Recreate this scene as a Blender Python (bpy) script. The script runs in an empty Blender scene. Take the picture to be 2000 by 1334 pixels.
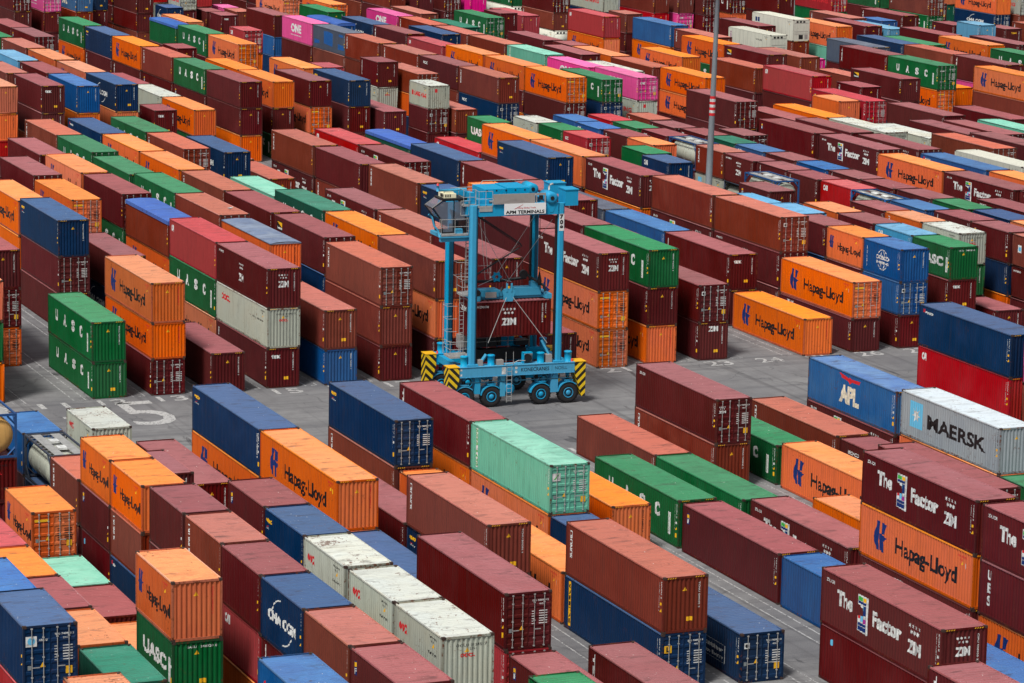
import bpy, bmesh, math, random
import numpy as np
from mathutils import Vector, Matrix
D = bpy.data
scn = bpy.context.scene
COL = scn.collection
random.seed(7)

# ---------------------------------------------------------------- helpers
def lin(c):
    return tuple(((v/255)/12.92 if v/255 <= .04045 else ((v/255+.055)/1.055)**2.4) for v in c)

def link(o, parent=None):
    COL.objects.link(o)
    if parent is not None:
        o.parent = parent
    return o

def empty(name, loc=(0, 0, 0), rz=0.0, rot=None):
    o = D.objects.new(name, None)
    o.location = loc
    o.rotation_euler = rot or (0, 0, rz)
    o.empty_display_size = .3
    return link(o)

def tag(o, label=None, cat=None, group=None, kind=None):
    for k, v in (('label', label), ('category', cat), ('group', group), ('kind', kind)):
        if v:
            o[k] = v
    return o

def mesh_from(bm, name):
    me = D.meshes.new(name)
    bm.normal_update()
    bm.to_mesh(me)
    bm.free()
    return me

def obj(name, me, mats=None, parent=None):
    o = D.objects.new(name, me)
    link(o, parent)
    if mats is not None:
        if len(me.materials) == 0:
            for m in mats:
                me.materials.append(m)
        else:
            for i, m in enumerate(mats):
                if i < len(o.material_slots):
                    o.material_slots[i].link = 'OBJECT'
                    o.material_slots[i].material = m
    return o

def box(bm, x0, x1, y0, y1, z0, z1, mi=0):
    v = [bm.verts.new(p) for p in ((x0, y0, z0), (x1, y0, z0), (x1, y1, z0), (x0, y1, z0), (x0, y0, z1), (x1, y0, z1), (x1, y1, z1), (x0, y1, z1))]
    fs = []
    for q in ((0, 3, 2, 1), (4, 5, 6, 7), (0, 1, 5, 4), (1, 2, 6, 5), (2, 3, 7, 6), (3, 0, 4, 7)):
        f = bm.faces.new([v[i] for i in q])
        f.material_index = mi
        fs.append(f)
    return v

def tube(bm, pts, r, n=8, mi=0, caps=True, r2=None):
    pts = [Vector(p) for p in pts]
    rings = []
    for i, p in enumerate(pts):
        if i == 0: t = pts[1]-p
        elif i == len(pts)-1: t = p-pts[i-1]
        else: t = (pts[i+1]-p).normalized()+(p-pts[i-1]).normalized()
        t.normalize()
        a = Vector((0, 0, 1)) if abs(t.z) < .9 else Vector((1, 0, 0))
        u = t.cross(a).normalized(); w = t.cross(u)
        rr = r if r2 is None else r+(r2-r)*i/(len(pts)-1)
        rings.append([bm.verts.new(p+(u*math.cos(k*2*math.pi/n)+w*math.sin(k*2*math.pi/n))*rr) for k in range(n)])
    for a, b in zip(rings, rings[1:]):
        for k in range(n):
            f = bm.faces.new((a[k], a[(k+1) % n], b[(k+1) % n], b[k])); f.material_index = mi
            f.smooth = n > 6
    if caps:
        f = bm.faces.new(rings[0]); f.material_index = mi
        f = bm.faces.new(rings[-1][::-1]); f.material_index = mi

def lathe(bm, prof, c, axis='y', n=28, mi=0, smooth=True):
    # prof: list of (radius, along); axis through c
    rings = []
    for r, h in prof:
        ring = []
        for k in range(n):
            a = 2*math.pi*k/n
            ca, sa = math.cos(a)*r, math.sin(a)*r
            p = {'y': (ca, h, sa), 'z': (ca, sa, h), 'x': (h, ca, sa)}[axis]
            ring.append(bm.verts.new(Vector(c)+Vector(p)))
        rings.append(ring)
    for a, b in zip(rings, rings[1:]):
        for k in range(n):
            f = bm.faces.new((a[k], a[(k+1) % n], b[(k+1) % n], b[k])); f.material_index = mi; f.smooth = smooth
    for ring in (rings[0], rings[-1]):
        f = bm.faces.new(ring); f.material_index = mi

# ---------------------------------------------------------------- materials
class NT:
    def __init__(s, name):
        s.m = D.materials.new(name); s.m.use_nodes = True
        s.t = s.m.node_tree; s.n = s.t.nodes; s.l = s.t.links
        s.b = s.n['Principled BSDF']
    def new(s, t, **k):
        n = s.n.new(t)
        for a, v in k.items():
            setattr(n, a, v)
        return n
    def link(s, a, b): s.l.new(a, b)
    def math(s, op, a, b=None, clamp=False):
        n = s.new('ShaderNodeMath', operation=op); n.use_clamp = clamp
        for i, v in enumerate((a, b)):
            if v is None: continue
            if isinstance(v, (int, float)): n.inputs[i].default_value = v
            else: s.link(v, n.inputs[i])
        return n.outputs[0]
    def ramp(s, v, a, b, lo=0., hi=1.):
        n = s.new('ShaderNodeMapRange'); n.clamp = True
        s.link(v, n.inputs[0])
        for i, x in enumerate((a, b, lo, hi)): n.inputs[1+i].default_value = x
        return n.outputs[0]
    def mix(s, f, a, b):
        n = s.new('ShaderNodeMix', data_type='RGBA')
        for sock, v in ((n.inputs[0], f), (n.inputs[6], a), (n.inputs[7], b)):
            if isinstance(v, (int, float)): sock.default_value = v
            elif isinstance(v, tuple): sock.default_value = (*v, 1) if len(v) == 3 else v
            else: s.link(v, sock)
        return n.outputs[2]
    def noise(s, vec, scale, detail=4, rough=.55, dist=0.):
        n = s.new('ShaderNodeTexNoise'); n.inputs['Scale'].default_value = scale
        n.inputs['Detail'].default_value = detail; n.inputs['Roughness'].default_value = rough
        n.inputs['Distortion'].default_value = dist
        if vec is not None: s.link(vec, n.inputs['Vector'])
        return n.outputs['Fac']
    def mapv(s, vec, sc):
        n = s.new('ShaderNodeMapping'); n.inputs['Scale'].default_value = sc
        s.link(vec, n.inputs['Vector']); return n.outputs[0]

def simple(name, rgb, rough=.5, metal=0., spec=.5, noise=0.):
    a = NT(name)
    a.b.inputs['Roughness'].default_value = rough
    a.b.inputs['Metallic'].default_value = metal
    a.b.inputs['Specular IOR Level'].default_value = spec
    c = lin(rgb)
    if noise:
        tc = a.new('ShaderNodeTexCoord'); oi = a.new('ShaderNodeObjectInfo')
        va = a.new('ShaderNodeVectorMath', operation='ADD'); a.link(tc.outputs['Object'], va.inputs[0])
        cv = a.new('ShaderNodeCombineXYZ'); a.link(a.math('MULTIPLY', oi.outputs['Random'], 60.), cv.inputs[0]); a.link(cv.outputs[0], va.inputs[1])
        n = a.noise(va.outputs[0], 3.5, 7, .68)
        f = a.math('MULTIPLY', a.ramp(n, .42, .66), a.ramp(oi.outputs['Random'], 0, 1, .3, 1.4), True)
        col = a.mix(f, c, tuple(v*(1-noise) for v in c))
        a.link(col, a.b.inputs['Base Color'])
    else:
        a.b.inputs['Base Color'].default_value = (*c, 1)
    return a.m

def paint(name, rgb, fade=(170, 120, 115), fadeamt=.3, rust=.25, dirt=.35, rough=.5, roof=False, var=.16, rl=.86):
    a = NT(name)
    tc = a.new('ShaderNodeTexCoord'); oi = a.new('ShaderNodeObjectInfo'); at = a.new('ShaderNodeAttribute'); at.attribute_name = 'rnd'
    rnd = a.math('FRACT', a.math('ADD', oi.outputs['Random'], at.outputs['Fac']))
    cv = a.new('ShaderNodeCombineXYZ')
    a.link(a.math('MULTIPLY', rnd, 91.), cv.inputs[0]); a.link(a.math('MULTIPLY', rnd, 57.), cv.inputs[2])
    va = a.new('ShaderNodeVectorMath', operation='ADD'); a.link(tc.outputs['Object'], va.inputs[0]); a.link(cv.outputs[0], va.inputs[1])
    vec = va.outputs[0]
    base = lin(rgb)
    hs = a.new('ShaderNodeHueSaturation'); hs.inputs['Color'].default_value = (*base, 1)
    a.link(a.ramp(rnd, 0, 1, .496, .506), hs.inputs['Hue'])
    a.link(a.ramp(a.math('FRACT', a.math('MULTIPLY', rnd, 7.3)), 0, 1, 1-var, 1+var), hs.inputs['Value'])
    a.link(a.ramp(a.math('FRACT', a.math('MULTIPLY', rnd, 3.7)), 0, 1, .86, 1.05), hs.inputs['Saturation'])
    col = hs.outputs[0]
    fr = a.math('FRACT', a.math('MULTIPLY', rnd, 13.1))
    n1 = a.noise(vec, .35, 4, .6, .6)
    f1 = a.math('MULTIPLY', a.ramp(n1, .38, .68), a.math('MULTIPLY', a.ramp(fr, 0, 1, .4, 1.3), fadeamt), True)
    col = a.mix(f1, col, lin(fade))
    # streaks: vertical on walls, across on roofs
    sv = a.mapv(vec, (.5, 5, .5) if False else ((2.2, .5, 1) if roof else (5.5, 5.5, .4)))
    n2 = a.noise(sv, 1., 5, .65)
    f2 = a.math('MULTIPLY', a.ramp(n2, .5, .78), dirt)
    col = a.mix(f2, col, lin((52, 42, 38)))
    n3 = a.noise(vec, 5., 7, .7)
    n4 = a.noise(vec, .6, 2, .5)
    rusty = a.math('MULTIPLY', a.math('ADD', n3, a.math('MULTIPLY', n4, .45)), 1.)
    f3 = a.math('MULTIPLY', a.ramp(rusty, rl, rl+.07), rust, True)
    col = a.mix(f3, col, lin((96, 52, 30)))
    if roof:
        n5 = a.noise(a.mapv(vec, (1.7, .5, 1)), 1., 4, .6, .8)
        f5 = a.math('MULTIPLY', a.ramp(n5, .58, .7), .5)
        col = a.mix(f5, col, lin((60, 48, 46)))
        n6 = a.noise(vec, 9., 2, .5)
        col = a.mix(a.math('MULTIPLY', a.ramp(n6, .735, .76), .8), col, lin((225, 222, 215)))
    a.link(col, a.b.inputs['Base Color'])
    a.b.inputs['Specular IOR Level'].default_value = .5 if roof else .12
    a.link(a.ramp(n2, .3, .8, rough-.06, rough+.22), a.b.inputs['Roughness'])
    bp = a.new('ShaderNodeBump'); bp.inputs['Strength'].default_value = .5; bp.inputs['Distance'].default_value = .04
    a.link(a.noise(vec, 1.1, 4, .5), bp.inputs['Height']); a.link(bp.outputs[0], a.b.inputs['Normal'])
    return a.m

PAL = dict(M=(80, 15, 18), B=(106, 38, 25), R=(156, 14, 28), O=(206, 84, 0), P=(186, 84, 34), G=(6, 82, 38), H=(6, 74, 56),
           T=(90, 168, 142), A=(40, 86, 134), F=(146, 156, 164), N=(3, 38, 72), U=(4, 68, 126), u=(58, 138, 180), W=(164, 170, 158), E=(66, 76, 94), Y=(208, 28, 126))
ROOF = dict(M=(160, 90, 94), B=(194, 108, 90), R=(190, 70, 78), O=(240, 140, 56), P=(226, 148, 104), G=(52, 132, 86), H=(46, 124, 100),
            T=(126, 194, 172), A=(72, 118, 176), F=(196, 208, 216), N=(66, 96, 140), U=(50, 108, 172), u=(96, 160, 198), W=(196, 202, 196), E=(96, 104, 122), Y=(228, 98, 162))  # roofs paler than walls: faded paint, plus brighter overhead light put into the colour
FADE = dict(M=(108, 42, 44), B=(146, 74, 58), R=(176, 50, 58), O=(216, 106, 26), P=(198, 112, 66), G=(44, 118, 76), H=(48, 112, 92),
            T=(134, 190, 168), A=(90, 124, 156), F=(170, 174, 172), N=(30, 62, 104), U=(48, 106, 162), u=(106, 160, 190), W=(176, 166, 138), E=(94, 100, 110), Y=(218, 80, 150))
RUST = dict(A=.8, F=.6, W=.75, O=.4, P=.7, T=.5)
WALL, TOP, FRM = {}, {}, {}
for k, c in PAL.items():
    WALL[k] = paint('container_paint_'+k, c, FADE[k], .3, RUST.get(k, .26), .36, .46)
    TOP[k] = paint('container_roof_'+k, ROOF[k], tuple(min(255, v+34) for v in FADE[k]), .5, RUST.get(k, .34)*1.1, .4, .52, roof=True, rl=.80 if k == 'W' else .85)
    FRM[k] = paint('container_frame_'+k, tuple(v*.9 for v in c), tuple(v*.8 for v in FADE[k]), .4, .9, .5, .6, rl=.74 if k in 'WFA' else .8)
RUSTY = simple('rusty_casting', (62, 42, 34), .8, noise=.5)
WHITE = simple('white_lettering', (216, 218, 216), .55, noise=.5)
BLACK = simple('black_lettering', (18, 16, 20), .5)
BLUEL = simple('blue_lettering', (8, 42, 104), .5)
YEL = simple('yellow_label', (228, 172, 24), .5)
REDL = simple('red_lettering', (196, 30, 38), .5)
SKYL = simple('sky_blue_label', (96, 178, 214), .5)
GREENL = simple('green_label', (60, 168, 70), .5)
VIOL = simple('violet_label', (150, 40, 130), .5)
GREYL = simple('grey_lettering', (120, 128, 130), .5)
CREAM = simple('cream_lettering', (226, 218, 196), .5, noise=.4)
LM = [WHITE, BLACK, BLUEL, YEL, REDL, SKYL, GREENL, VIOL, GREYL, CREAM, simple('blue_touch_up_paint', (20, 84, 150), .5, noise=.4)]
W_, K_, B_, Y_, R_, S_, G_, V_, E_, C_ = range(10)
STEEL = simple('galvanised_steel', (168, 168, 166), .5, .2, noise=.25)
FLOORM = simple('underframe_steel', (40, 34, 32), .8)
TARPB = paint('blue_tarpaulin', (40, 92, 176), (90, 130, 190), .4, .1, .35, .55, roof=True)
TARPG = paint('grey_blue_tarpaulin', (104, 124, 158), (160, 170, 182), .6, .1, .5, .6, roof=True)
RUBBER = simple('tyre_rubber', (30, 28, 30), .85, noise=.3)
CRANE = paint('crane_blue_paint', (0, 148, 192), (24, 160, 196), .15, .35, .16, .4, var=.0)
CRANED = simple('crane_dark_blue', (4, 78, 104), .5, noise=.35)
CLEANW = simple('clean_white_sign', (226, 228, 228), .4)
GLASS = simple('tinted_glass', (34, 40, 52), .12, .0, .8)
DARK = simple('black_plastic', (22, 22, 24), .5)
GREYP = simple('grey_panel', (150, 144, 140), .5, noise=.12)
IVORY = simple('ivory_plastic', (226, 222, 190), .45)
ROPE = simple('steel_rope', (180, 180, 178), .5, .4)

def stripes(name, c1, c2, freq, ax=(0, 1, 1)):
    a = NT(name)
    tc = a.new('ShaderNodeTexCoord'); sp = a.new('ShaderNodeSeparateXYZ'); a.link(tc.outputs['Object'], sp.inputs[0])
    s = None
    for i, w in enumerate(ax):
        if w:
            t = a.math('MULTIPLY', sp.outputs[i], w)
            s = t if s is None else a.math('ADD', s, t)
    f = a.math('GREATER_THAN', a.math('FRACT', a.math('MULTIPLY', s, freq)), .5)
    n = a.ramp(a.noise(tc.outputs['Object'], 4, 5), .5, .75)
    col = a.mix(f, lin(c1), lin(c2))
    col = a.mix(a.math('MULTIPLY', n, .3), col, lin((70, 60, 40)))
    a.link(col, a.b.inputs['Base Color']); a.b.inputs['Roughness'].default_value = .5
    return a.m
STRIPR = stripes('hazard_stripes_right', (226, 188, 20), (24, 22, 20), 1.7, (1, 1, -1))
STRIPL = stripes('hazard_stripes_left', (226, 188, 20), (24, 22, 20), 1.7, (1, 1, 1))

# ---------------------------------------------------------------- lettering
_tc = {}
def text2d(s, size=1., bold=.02, w=1.):
    key = (s, bold)
    if key not in _tc:
        cu = D.curves.new('tmp', 'FONT'); cu.body = s; cu.size = 1.; cu.offset = bold; cu.resolution_u = 3
        cu.fill_mode = 'FRONT'
        o = D.objects.new('tmp', cu); COL.objects.link(o)
        dg = bpy.context.evaluated_depsgraph_get()
        me = D.meshes.new_from_object(o.evaluated_get(dg))
        vs = [(v.co.x, v.co.y) for v in me.vertices]; fs = [tuple(p.vertices) for p in me.polygons]
        D.objects.remove(o); D.curves.remove(cu); D.meshes.remove(me)
        x0 = min(v[0] for v in vs); x1 = max(v[0] for v in vs)
        y0 = min(v[1] for v in vs); y1 = max(v[1] for v in vs)
        _tc[key] = ([(x-x0, y) for x, y in vs], fs, x1-x0, y0, y1)
    return _tc[key]

class Art:
    """flat lettering in (u, v) metres with a colour index per face"""
    def __init__(s): s.v = []; s.f = []; s.m = []; s.k = []; s.layer = 0
    def poly(s, pts, mi):
        n = len(s.v); s.v += list(pts); s.f.append(tuple(range(n, n+len(pts)))); s.m.append(mi); s.k.append(s.layer)
    def rect(s, u0, u1, v0, v1, mi): s.poly([(u0, v0), (u1, v0), (u1, v1), (u0, v1)], mi)
    def text(s, t, u0, u1, v0, v1, mi, bold=.02, caps=True):
        # fitted into the box u0..u1 x v0..v1 (v0..v1 is the capital height)
        vs, fs, w, y0, y1 = text2d(t, bold=bold)
        ch = .69+2*bold
        n = len(s.v)
        s.v += [(u0+x/w*(u1-u0), v0+(y+bold)/ch*(v1-v0)) for x, y in vs]
        s.f += [tuple(i+n for i in f) for f in fs]; s.m += [mi]*len(fs); s.k += [s.layer]*len(fs)
    def vtext(s, t, uc, v0, v1, h, mi, bold=.03):
        # rotated, reading downwards: letter height h, from v1 down to v0
        vs, fs, w, y0, y1 = text2d(t, bold=bold)
        ch = .69+2*bold
        n = len(s.v)
        s.v += [(uc-h/2+(y+bold)/ch*h, v1-x/w*(v1-v0)) for x, y in vs]
        s.f += [tuple(i+n for i in f) for f in fs]; s.m += [mi]*len(fs); s.k += [s.layer]*len(fs)
    def stack(s, t, uc, v0, v1, w, mi):
        n = len(t); st = (v1-v0)/n
        for i, ch in enumerate(t):
            if ch != ' ': s.text(ch, uc-w/2, uc+w/2, v1-(i+1)*st+st*.16, v1-i*st-st*.06, mi, .04)
    def star(s, uc, vc, r, n, mi, inner=.45, rot=math.pi/2):
        pts = []
        for k in range(2*n):
            a = rot+math.pi*k/n; rr = r if k % 2 == 0 else r*inner
            pts.append((uc+rr*math.cos(a), vc+rr*math.sin(a)))
        for k in range(2*n):
            s.poly([(uc, vc), pts[k], pts[(k+1) % (2*n)]], mi)
    def arc(s, uc, vc, ru, rv, a0, a1, th, mi, n=14):
        for k in range(n):
            p = []
            for a, q in ((a0+(a1-a0)*k/n, 1), (a0+(a1-a0)*(k+1)/n, 1), (a0+(a1-a0)*(k+1)/n, 0), (a0+(a1-a0)*k/n, 0)):
                a = math.radians(a)
                p.append((uc+(ru-(0 if q else th))*math.cos(a), vc+(rv-(0 if q else th))*math.sin(a)))
            s.poly(p, mi)
    def disc(s, uc, vc, r, mi, n=16, rv=None):
        s.poly([(uc+r*math.cos(2*math.pi*k/n), vc+(rv or r)*math.sin(2*math.pi*k/n)) for k in range(n)], mi)
    def mesh(s, name, breaks, place, depth):
        """cut at the corrugation's break lines and lay onto it"""
        bm = bmesh.new(); br = sorted(breaks)
        def emit(pts, m, k):
            try:
                F = bm.faces.new([bm.verts.new(place(u, v, depth(u), k)) for u, v in pts]); F.material_index = m
            except ValueError:
                pass
        for f, m, k in zip(s.f, s.m, s.k):
            pts = [s.v[i] for i in f]
            lo, hi = min(q[0] for q in pts), max(q[0] for q in pts)
            for b in br:
                if b <= lo+1e-6: continue
                if b >= hi-1e-6: break
                L_, R_q = [], []
                for (u0, v0), (u1, v1) in zip(pts, pts[1:]+pts[:1]):
                    if u0 <= b: L_.append((u0, v0))
                    if u0 >= b: R_q.append((u0, v0))
                    if (u0-b)*(u1-b) < 0:
                        t = (b-u0)/(u1-u0); c = (b, v0+(v1-v0)*t); L_.append(c); R_q.append(c)
                if len(L_) > 2: emit(L_, m, k)
                pts = R_q
            if len(pts) > 2: emit(pts, m, k)
        me = mesh_from(bm, name)
        for m in LM: me.materials.append(m)
        return me

# ---------------------------------------------------------------- container geometry
LEN = {20: 6.058, 40: 12.192, 45: 13.716}
PITCH = {20: .262, 40: .278, 45: .278}
DEP = {20: .05, 40: .045, 45: .045}
HW = 1.219
def side_breaks(L):
    l = LEN[L]; p = PITCH[L]; n = int((l-.36)/p); x0 = (l-n*p)/2
    br = []
    for i in range(n):
        a = x0+i*p
        br += [(a, 0), (a+.26*p, 0), (a+.5*p, DEP[L]), (a+.76*p, DEP[L])]
    br.append((x0+n*p, 0))
    return br
def end_breaks():
    n = 9; p = .24; x0 = (2*HW-n*p)/2; br = []
    for i in range(n):
        a = x0+i*p
        br += [(a, 0), (a+.3*p, 0), (a+.5*p, .05), (a+.8*p, .05)]
    br.append((x0+n*p, 0))
    return br
def depth_fn(br):
    xs = [b[0] for b in br]; ds = [b[1] for b in br]
    return lambda u: float(np.interp(u, xs, ds))
SB = {L: side_breaks(L) for L in LEN}
EB = end_breaks()

def panel(bm, br, place, z0, z1, mi=0, mid=None):
    prev = None
    for u, d in br:
        cur = (bm.verts.new(place(u, z0, d)), bm.verts.new(place(u, z1, d)))
        if prev:
            f = bm.faces.new((prev[0], cur[0], cur[1], prev[1])); f.material_index = mi
        prev = cur
def P_side(L):
    l = LEN[L]
    return lambda u, v, d: Vector((u-l/2, -HW+.014+d, v))
def P_sideL(L):   # lettering sits 4 mm proud
    l = LEN[L]
    return lambda u, v, d, k=0: Vector((u-l/2, -HW+.010+d-.004*k, v))
def P_sideR(L):
    l = LEN[L]
    return lambda u, v, d: Vector((l/2-u, HW-.014-d, v))
def P_end(L, off=0.):
    l = LEN[L]
    return lambda u, v, d: Vector((l/2-.02-d+off, u-HW, v))
def P_rear(L):
    l = LEN[L]
    return lambda u, v, d: Vector((-l/2+.02+d, HW-u, v))

_mc = {}
def cached(key, fn):
    if key not in _mc: _mc[key] = fn()
    return _mc[key]

def m_body(L, H):
    bm = bmesh.new(); l = LEN[L]
    panel(bm, [(.1, 0)]+SB[L]+[(l-.1, 0)], P_side(L), .14, H-.05)
    panel(bm, [(.1, 0)]+SB[L]+[(l-.1, 0)], P_sideR(L), .14, H-.05)
    panel(bm, [(.1, 0)]+EB+[(2*HW-.1, 0)], P_rear(L), .14, H-.08)
    box(bm, -l/2+.05, l/2-.05, -HW+.06, HW-.06, .06, .15, 1)
    me = mesh_from(bm, 'container_walls')
    me.materials.append(None); me.materials.append(None)
    return me
def m_flat(L, H):
    bm = bmesh.new(); l = LEN[L]
    box(bm, -l/2+.04, l/2-.06, -HW+.014, HW-.014, .12, H-.05, 0)
    n = int(l/1.1)
    for i in range(1, n):
        x = -l/2+l*i/n
        box(bm, x-.012, x+.012, -HW+.010, -HW+.02, .16, H-.12, 1)
    me = mesh_from(bm, 'flat_walls'); me.materials.append(None); me.materials.append(None)
    return me
def m_roof(L, H):
    bm = bmesh.new(); l = LEN[L]; p = .285; n = int((l-1.1)/p); x0 = -n*p/2
    br = [(-l/2+.06, 0), (x0-.02, 0)]
    for i in range(n):
        a = x0+i*p; br += [(a, 0), (a+.08*p, .05), (a+.5*p, .05), (a+.62*p, 0)]
    br += [(x0+n*p+.02, 0), (l/2-.06, 0)]
    prev = None
    for x, d in br:
        cur = (bm.verts.new((x, -HW+.05, H-.06+d)), bm.verts.new((x, HW-.05, H-.06+d)))
        if prev: bm.faces.new((prev[0], cur[0], cur[1], prev[1]))
        prev = cur
    me = mesh_from(bm, 'container_roof'); me.materials.append(None)
    return me
def m_frame(L, H):
    bm = bmesh.new(); l = LEN[L]; e = l/2
    for sx in (-1, 1):
        for sy in (-1, 1):
            xs = sorted((sx*e, sx*(e-.10))); ys = sorted((sy*HW, sy*(HW-.08)))
            box(bm, xs[0], xs[1], ys[0], ys[1], .118, H-.118, 0)
            xs = sorted((sx*(e+.004), sx*(e-.178))); ys = sorted((sy*(HW+.004), sy*(HW-.158)))
            for z0, z1 in ((0, .118), (H-.118, H)):
                box(bm, xs[0], xs[1], ys[0], ys[1], z0, z1, 1)
        xs = sorted((sx*(e-.004), sx*(e-.07)))
        box(bm, xs[0], xs[1], -HW+.16, HW-.16, H-.11, H-.008, 0)
        box(bm, xs[0], xs[1], -HW+.16, HW-.16, .02, .15, 0)
    for sy in (-1, 1):
        ys = sorted((sy*(HW-.002), sy*(HW-.06)))
        box(bm, -e+.18, e-.18, ys[0], ys[1], H-.085, H-.012, 2)
        box(bm, -e+.18, e-.18, ys[0], ys[1], .03, .16, 0)
    me = mesh_from(bm, 'container_frame'); me.materials.append(None); me.materials.append(None); me.materials.append(None)
    return me
def m_end(L, H):
    bm = bmesh.new()
    panel(bm, [(.09, 0)]+EB+[(2*HW-.09, 0)], P_end(L), .14, H-.1)
    me = mesh_from(bm, 'end_ribs'); me.materials.append(None)
    return me
def m_door(L, H, s, bars=True):
    bm = bmesh.new(); e = LEN[L]/2
    y0, y1 = (-HW+.085, -.008) if s < 0 else (.008, HW-.085)
    # leaf with horizontal pressed ribs
    zs = [(.17, 0), (.26, 0)]
    n = 5 if H > 2.7 else 4
    st = (H-.5)/n
    for i in range(n):
        a = .28+i*st
        zs += [(a+.04, 0), (a+.08, .03), (a+st-.12, .03), (a+st-.08, 0)]
    zs += [(H-.13, 0)]
    prev = None
    for z, d in zs:
        row = [bm.verts.new((e-.03-(d if 0 < k < 3 else 0), y0+(y1-y0)*t, z)) for k, t in enumerate((0, .08, .92, 1))]
        if prev:
            for k in range(3): bm.faces.new((prev[k], prev[k+1], row[k+1], row[k]))
        prev = row
    if bars:
        _bars(bm, e, H, y0, y1, 1)
    me = mesh_from(bm, 'door_leaf'); me.materials.append(None); me.materials.append(None)
    return me
def _bars(bm, e, H, y0, y1, mi, which=(0, 1)):
    for k in which:
        y = y0+(y1-y0)*(.27, .73)[k]
        tube(bm, [(e+.012, y, .12), (e+.012, y, H-.1)], .019, 6, mi)
        for z in (.16, .55, H*.5, H-.55, H-.14):
            box(bm, e-.028, e+.03, y-.045, y+.045, z-.03, z+.03, mi)
        box(bm, e+.012, e+.03, y-.02, y+.34 if k == 0 else y+.02, .98, 1.02, mi)
def m_bar(L, H, s, k):
    bm = bmesh.new(); y0, y1 = (-HW+.085, -.008) if s < 0 else (.008, HW-.085)
    _bars(bm, LEN[L]/2, H, y0, y1, 0, (k,))
    me = mesh_from(bm, 'locking_bar'); me.materials.append(STEEL)
    return me

SER = ['SEGU 968825 0', 'TCNU 509292 3', 'CIPU 508920 2', 'UACU 348320 8', 'ZCSU 868262 8', 'TEMU 740952 3']
def small_marks(a, L, H, logo, col, var):
    l = LEN[L]
    ink = K_ if col in 'OPWF' else W_
    u = l-.62
    if logo in 'hi' or col == 'W':
        a.text(SER[var % 6], l-1.75, l-.75, H-.42, H-.32, R_ if col in 'OP' else K_, .02)
        a.text('22G1' if L == 20 else '45G1', l-1.5, l-1.2, H-.6, H-.5, R_ if col in 'OP' else K_, .02)
        a.poly([(l-1.3, .72*H), (l-1.08, .72*H), (l-1.19, .72*H+.2)], Y_)
        a.rect(l-.92, l-.8, .68*H, .68*H+.26, W_ if L == 40 else Y_)
    else:
        a.vtext(SER[var % 6], u, .36*H, .88*H, .085, ink, .02)
        a.vtext(SER[(var+2) % 6][:6], u+.24, .6*H, .9*H, .075, ink, .02)
        if var % 2 == 0: a.rect(u+.14, u+.3, .2*H, .2*H+.26, Y_)
        if var % 3: a.poly([(u+.14, .36*H), (u+.34, .36*H), (u+.24, .36*H+.19)], Y_)
        a.rect(u+.16, u+.27, .48*H, .48*H+.14, Y_ if var % 2 else W_)
    if H > 2.7 and L != 20:
        for u0 in (.12, l-.75):
            for i in range(5):
                x = u0+i*.13; a.poly([(x, H-.078), (x+.06, H-.078), (x+.1, H-.018), (x+.04, H-.018)], Y_)

def emblem(a, u0, u1, v0, v1):
    w, h = u1-u0, v1-v0
    P = lambda pts: a.poly([(u0+x*w, v0+y*h) for x, y in pts], B_)
    P([(.28, 1), (.52, 1), (.40, .56), (.36, .30), (.46, 0), (.22, .08), (.0, .42), (.12, .62)])
    P([(.62, 1), (.95, .96), (.84, .62), (.58, .60)])
    P([(.44, .60), (.60, .60), (.98, .52), (.80, .38), (.42, .40)])
    P([(.50, .40), (.74, .38), (.78, .0), (.52, .06)])
def zem2(a, u0, u1, v0, v1):
    w, h = u1-u0, v1-v0
    def q(pts, m): a.poly([(u0+x*w, v0+y*h) for x, y in pts], m)
    q([(0, 1), (1, 1), (1, .78), (0, .76)], W_)
    q([(0, .76), (1, .78), (.98, .45), (.62, .45), (.5, .66)], W_)
    q([(.62, .45), (.98, .45), (1, 0), (0, .04), (.0, .42), (.3, .45)], W_)
def stars7(a, uc, v0, sp, r):
    for i in range(4): a.star(uc+(i-1.5)*sp, v0+sp*.95, r, 6, W_, .5)
    for i in range(3): a.star(uc+(i-1)*sp, v0, r, 6, W_, .5)

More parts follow.
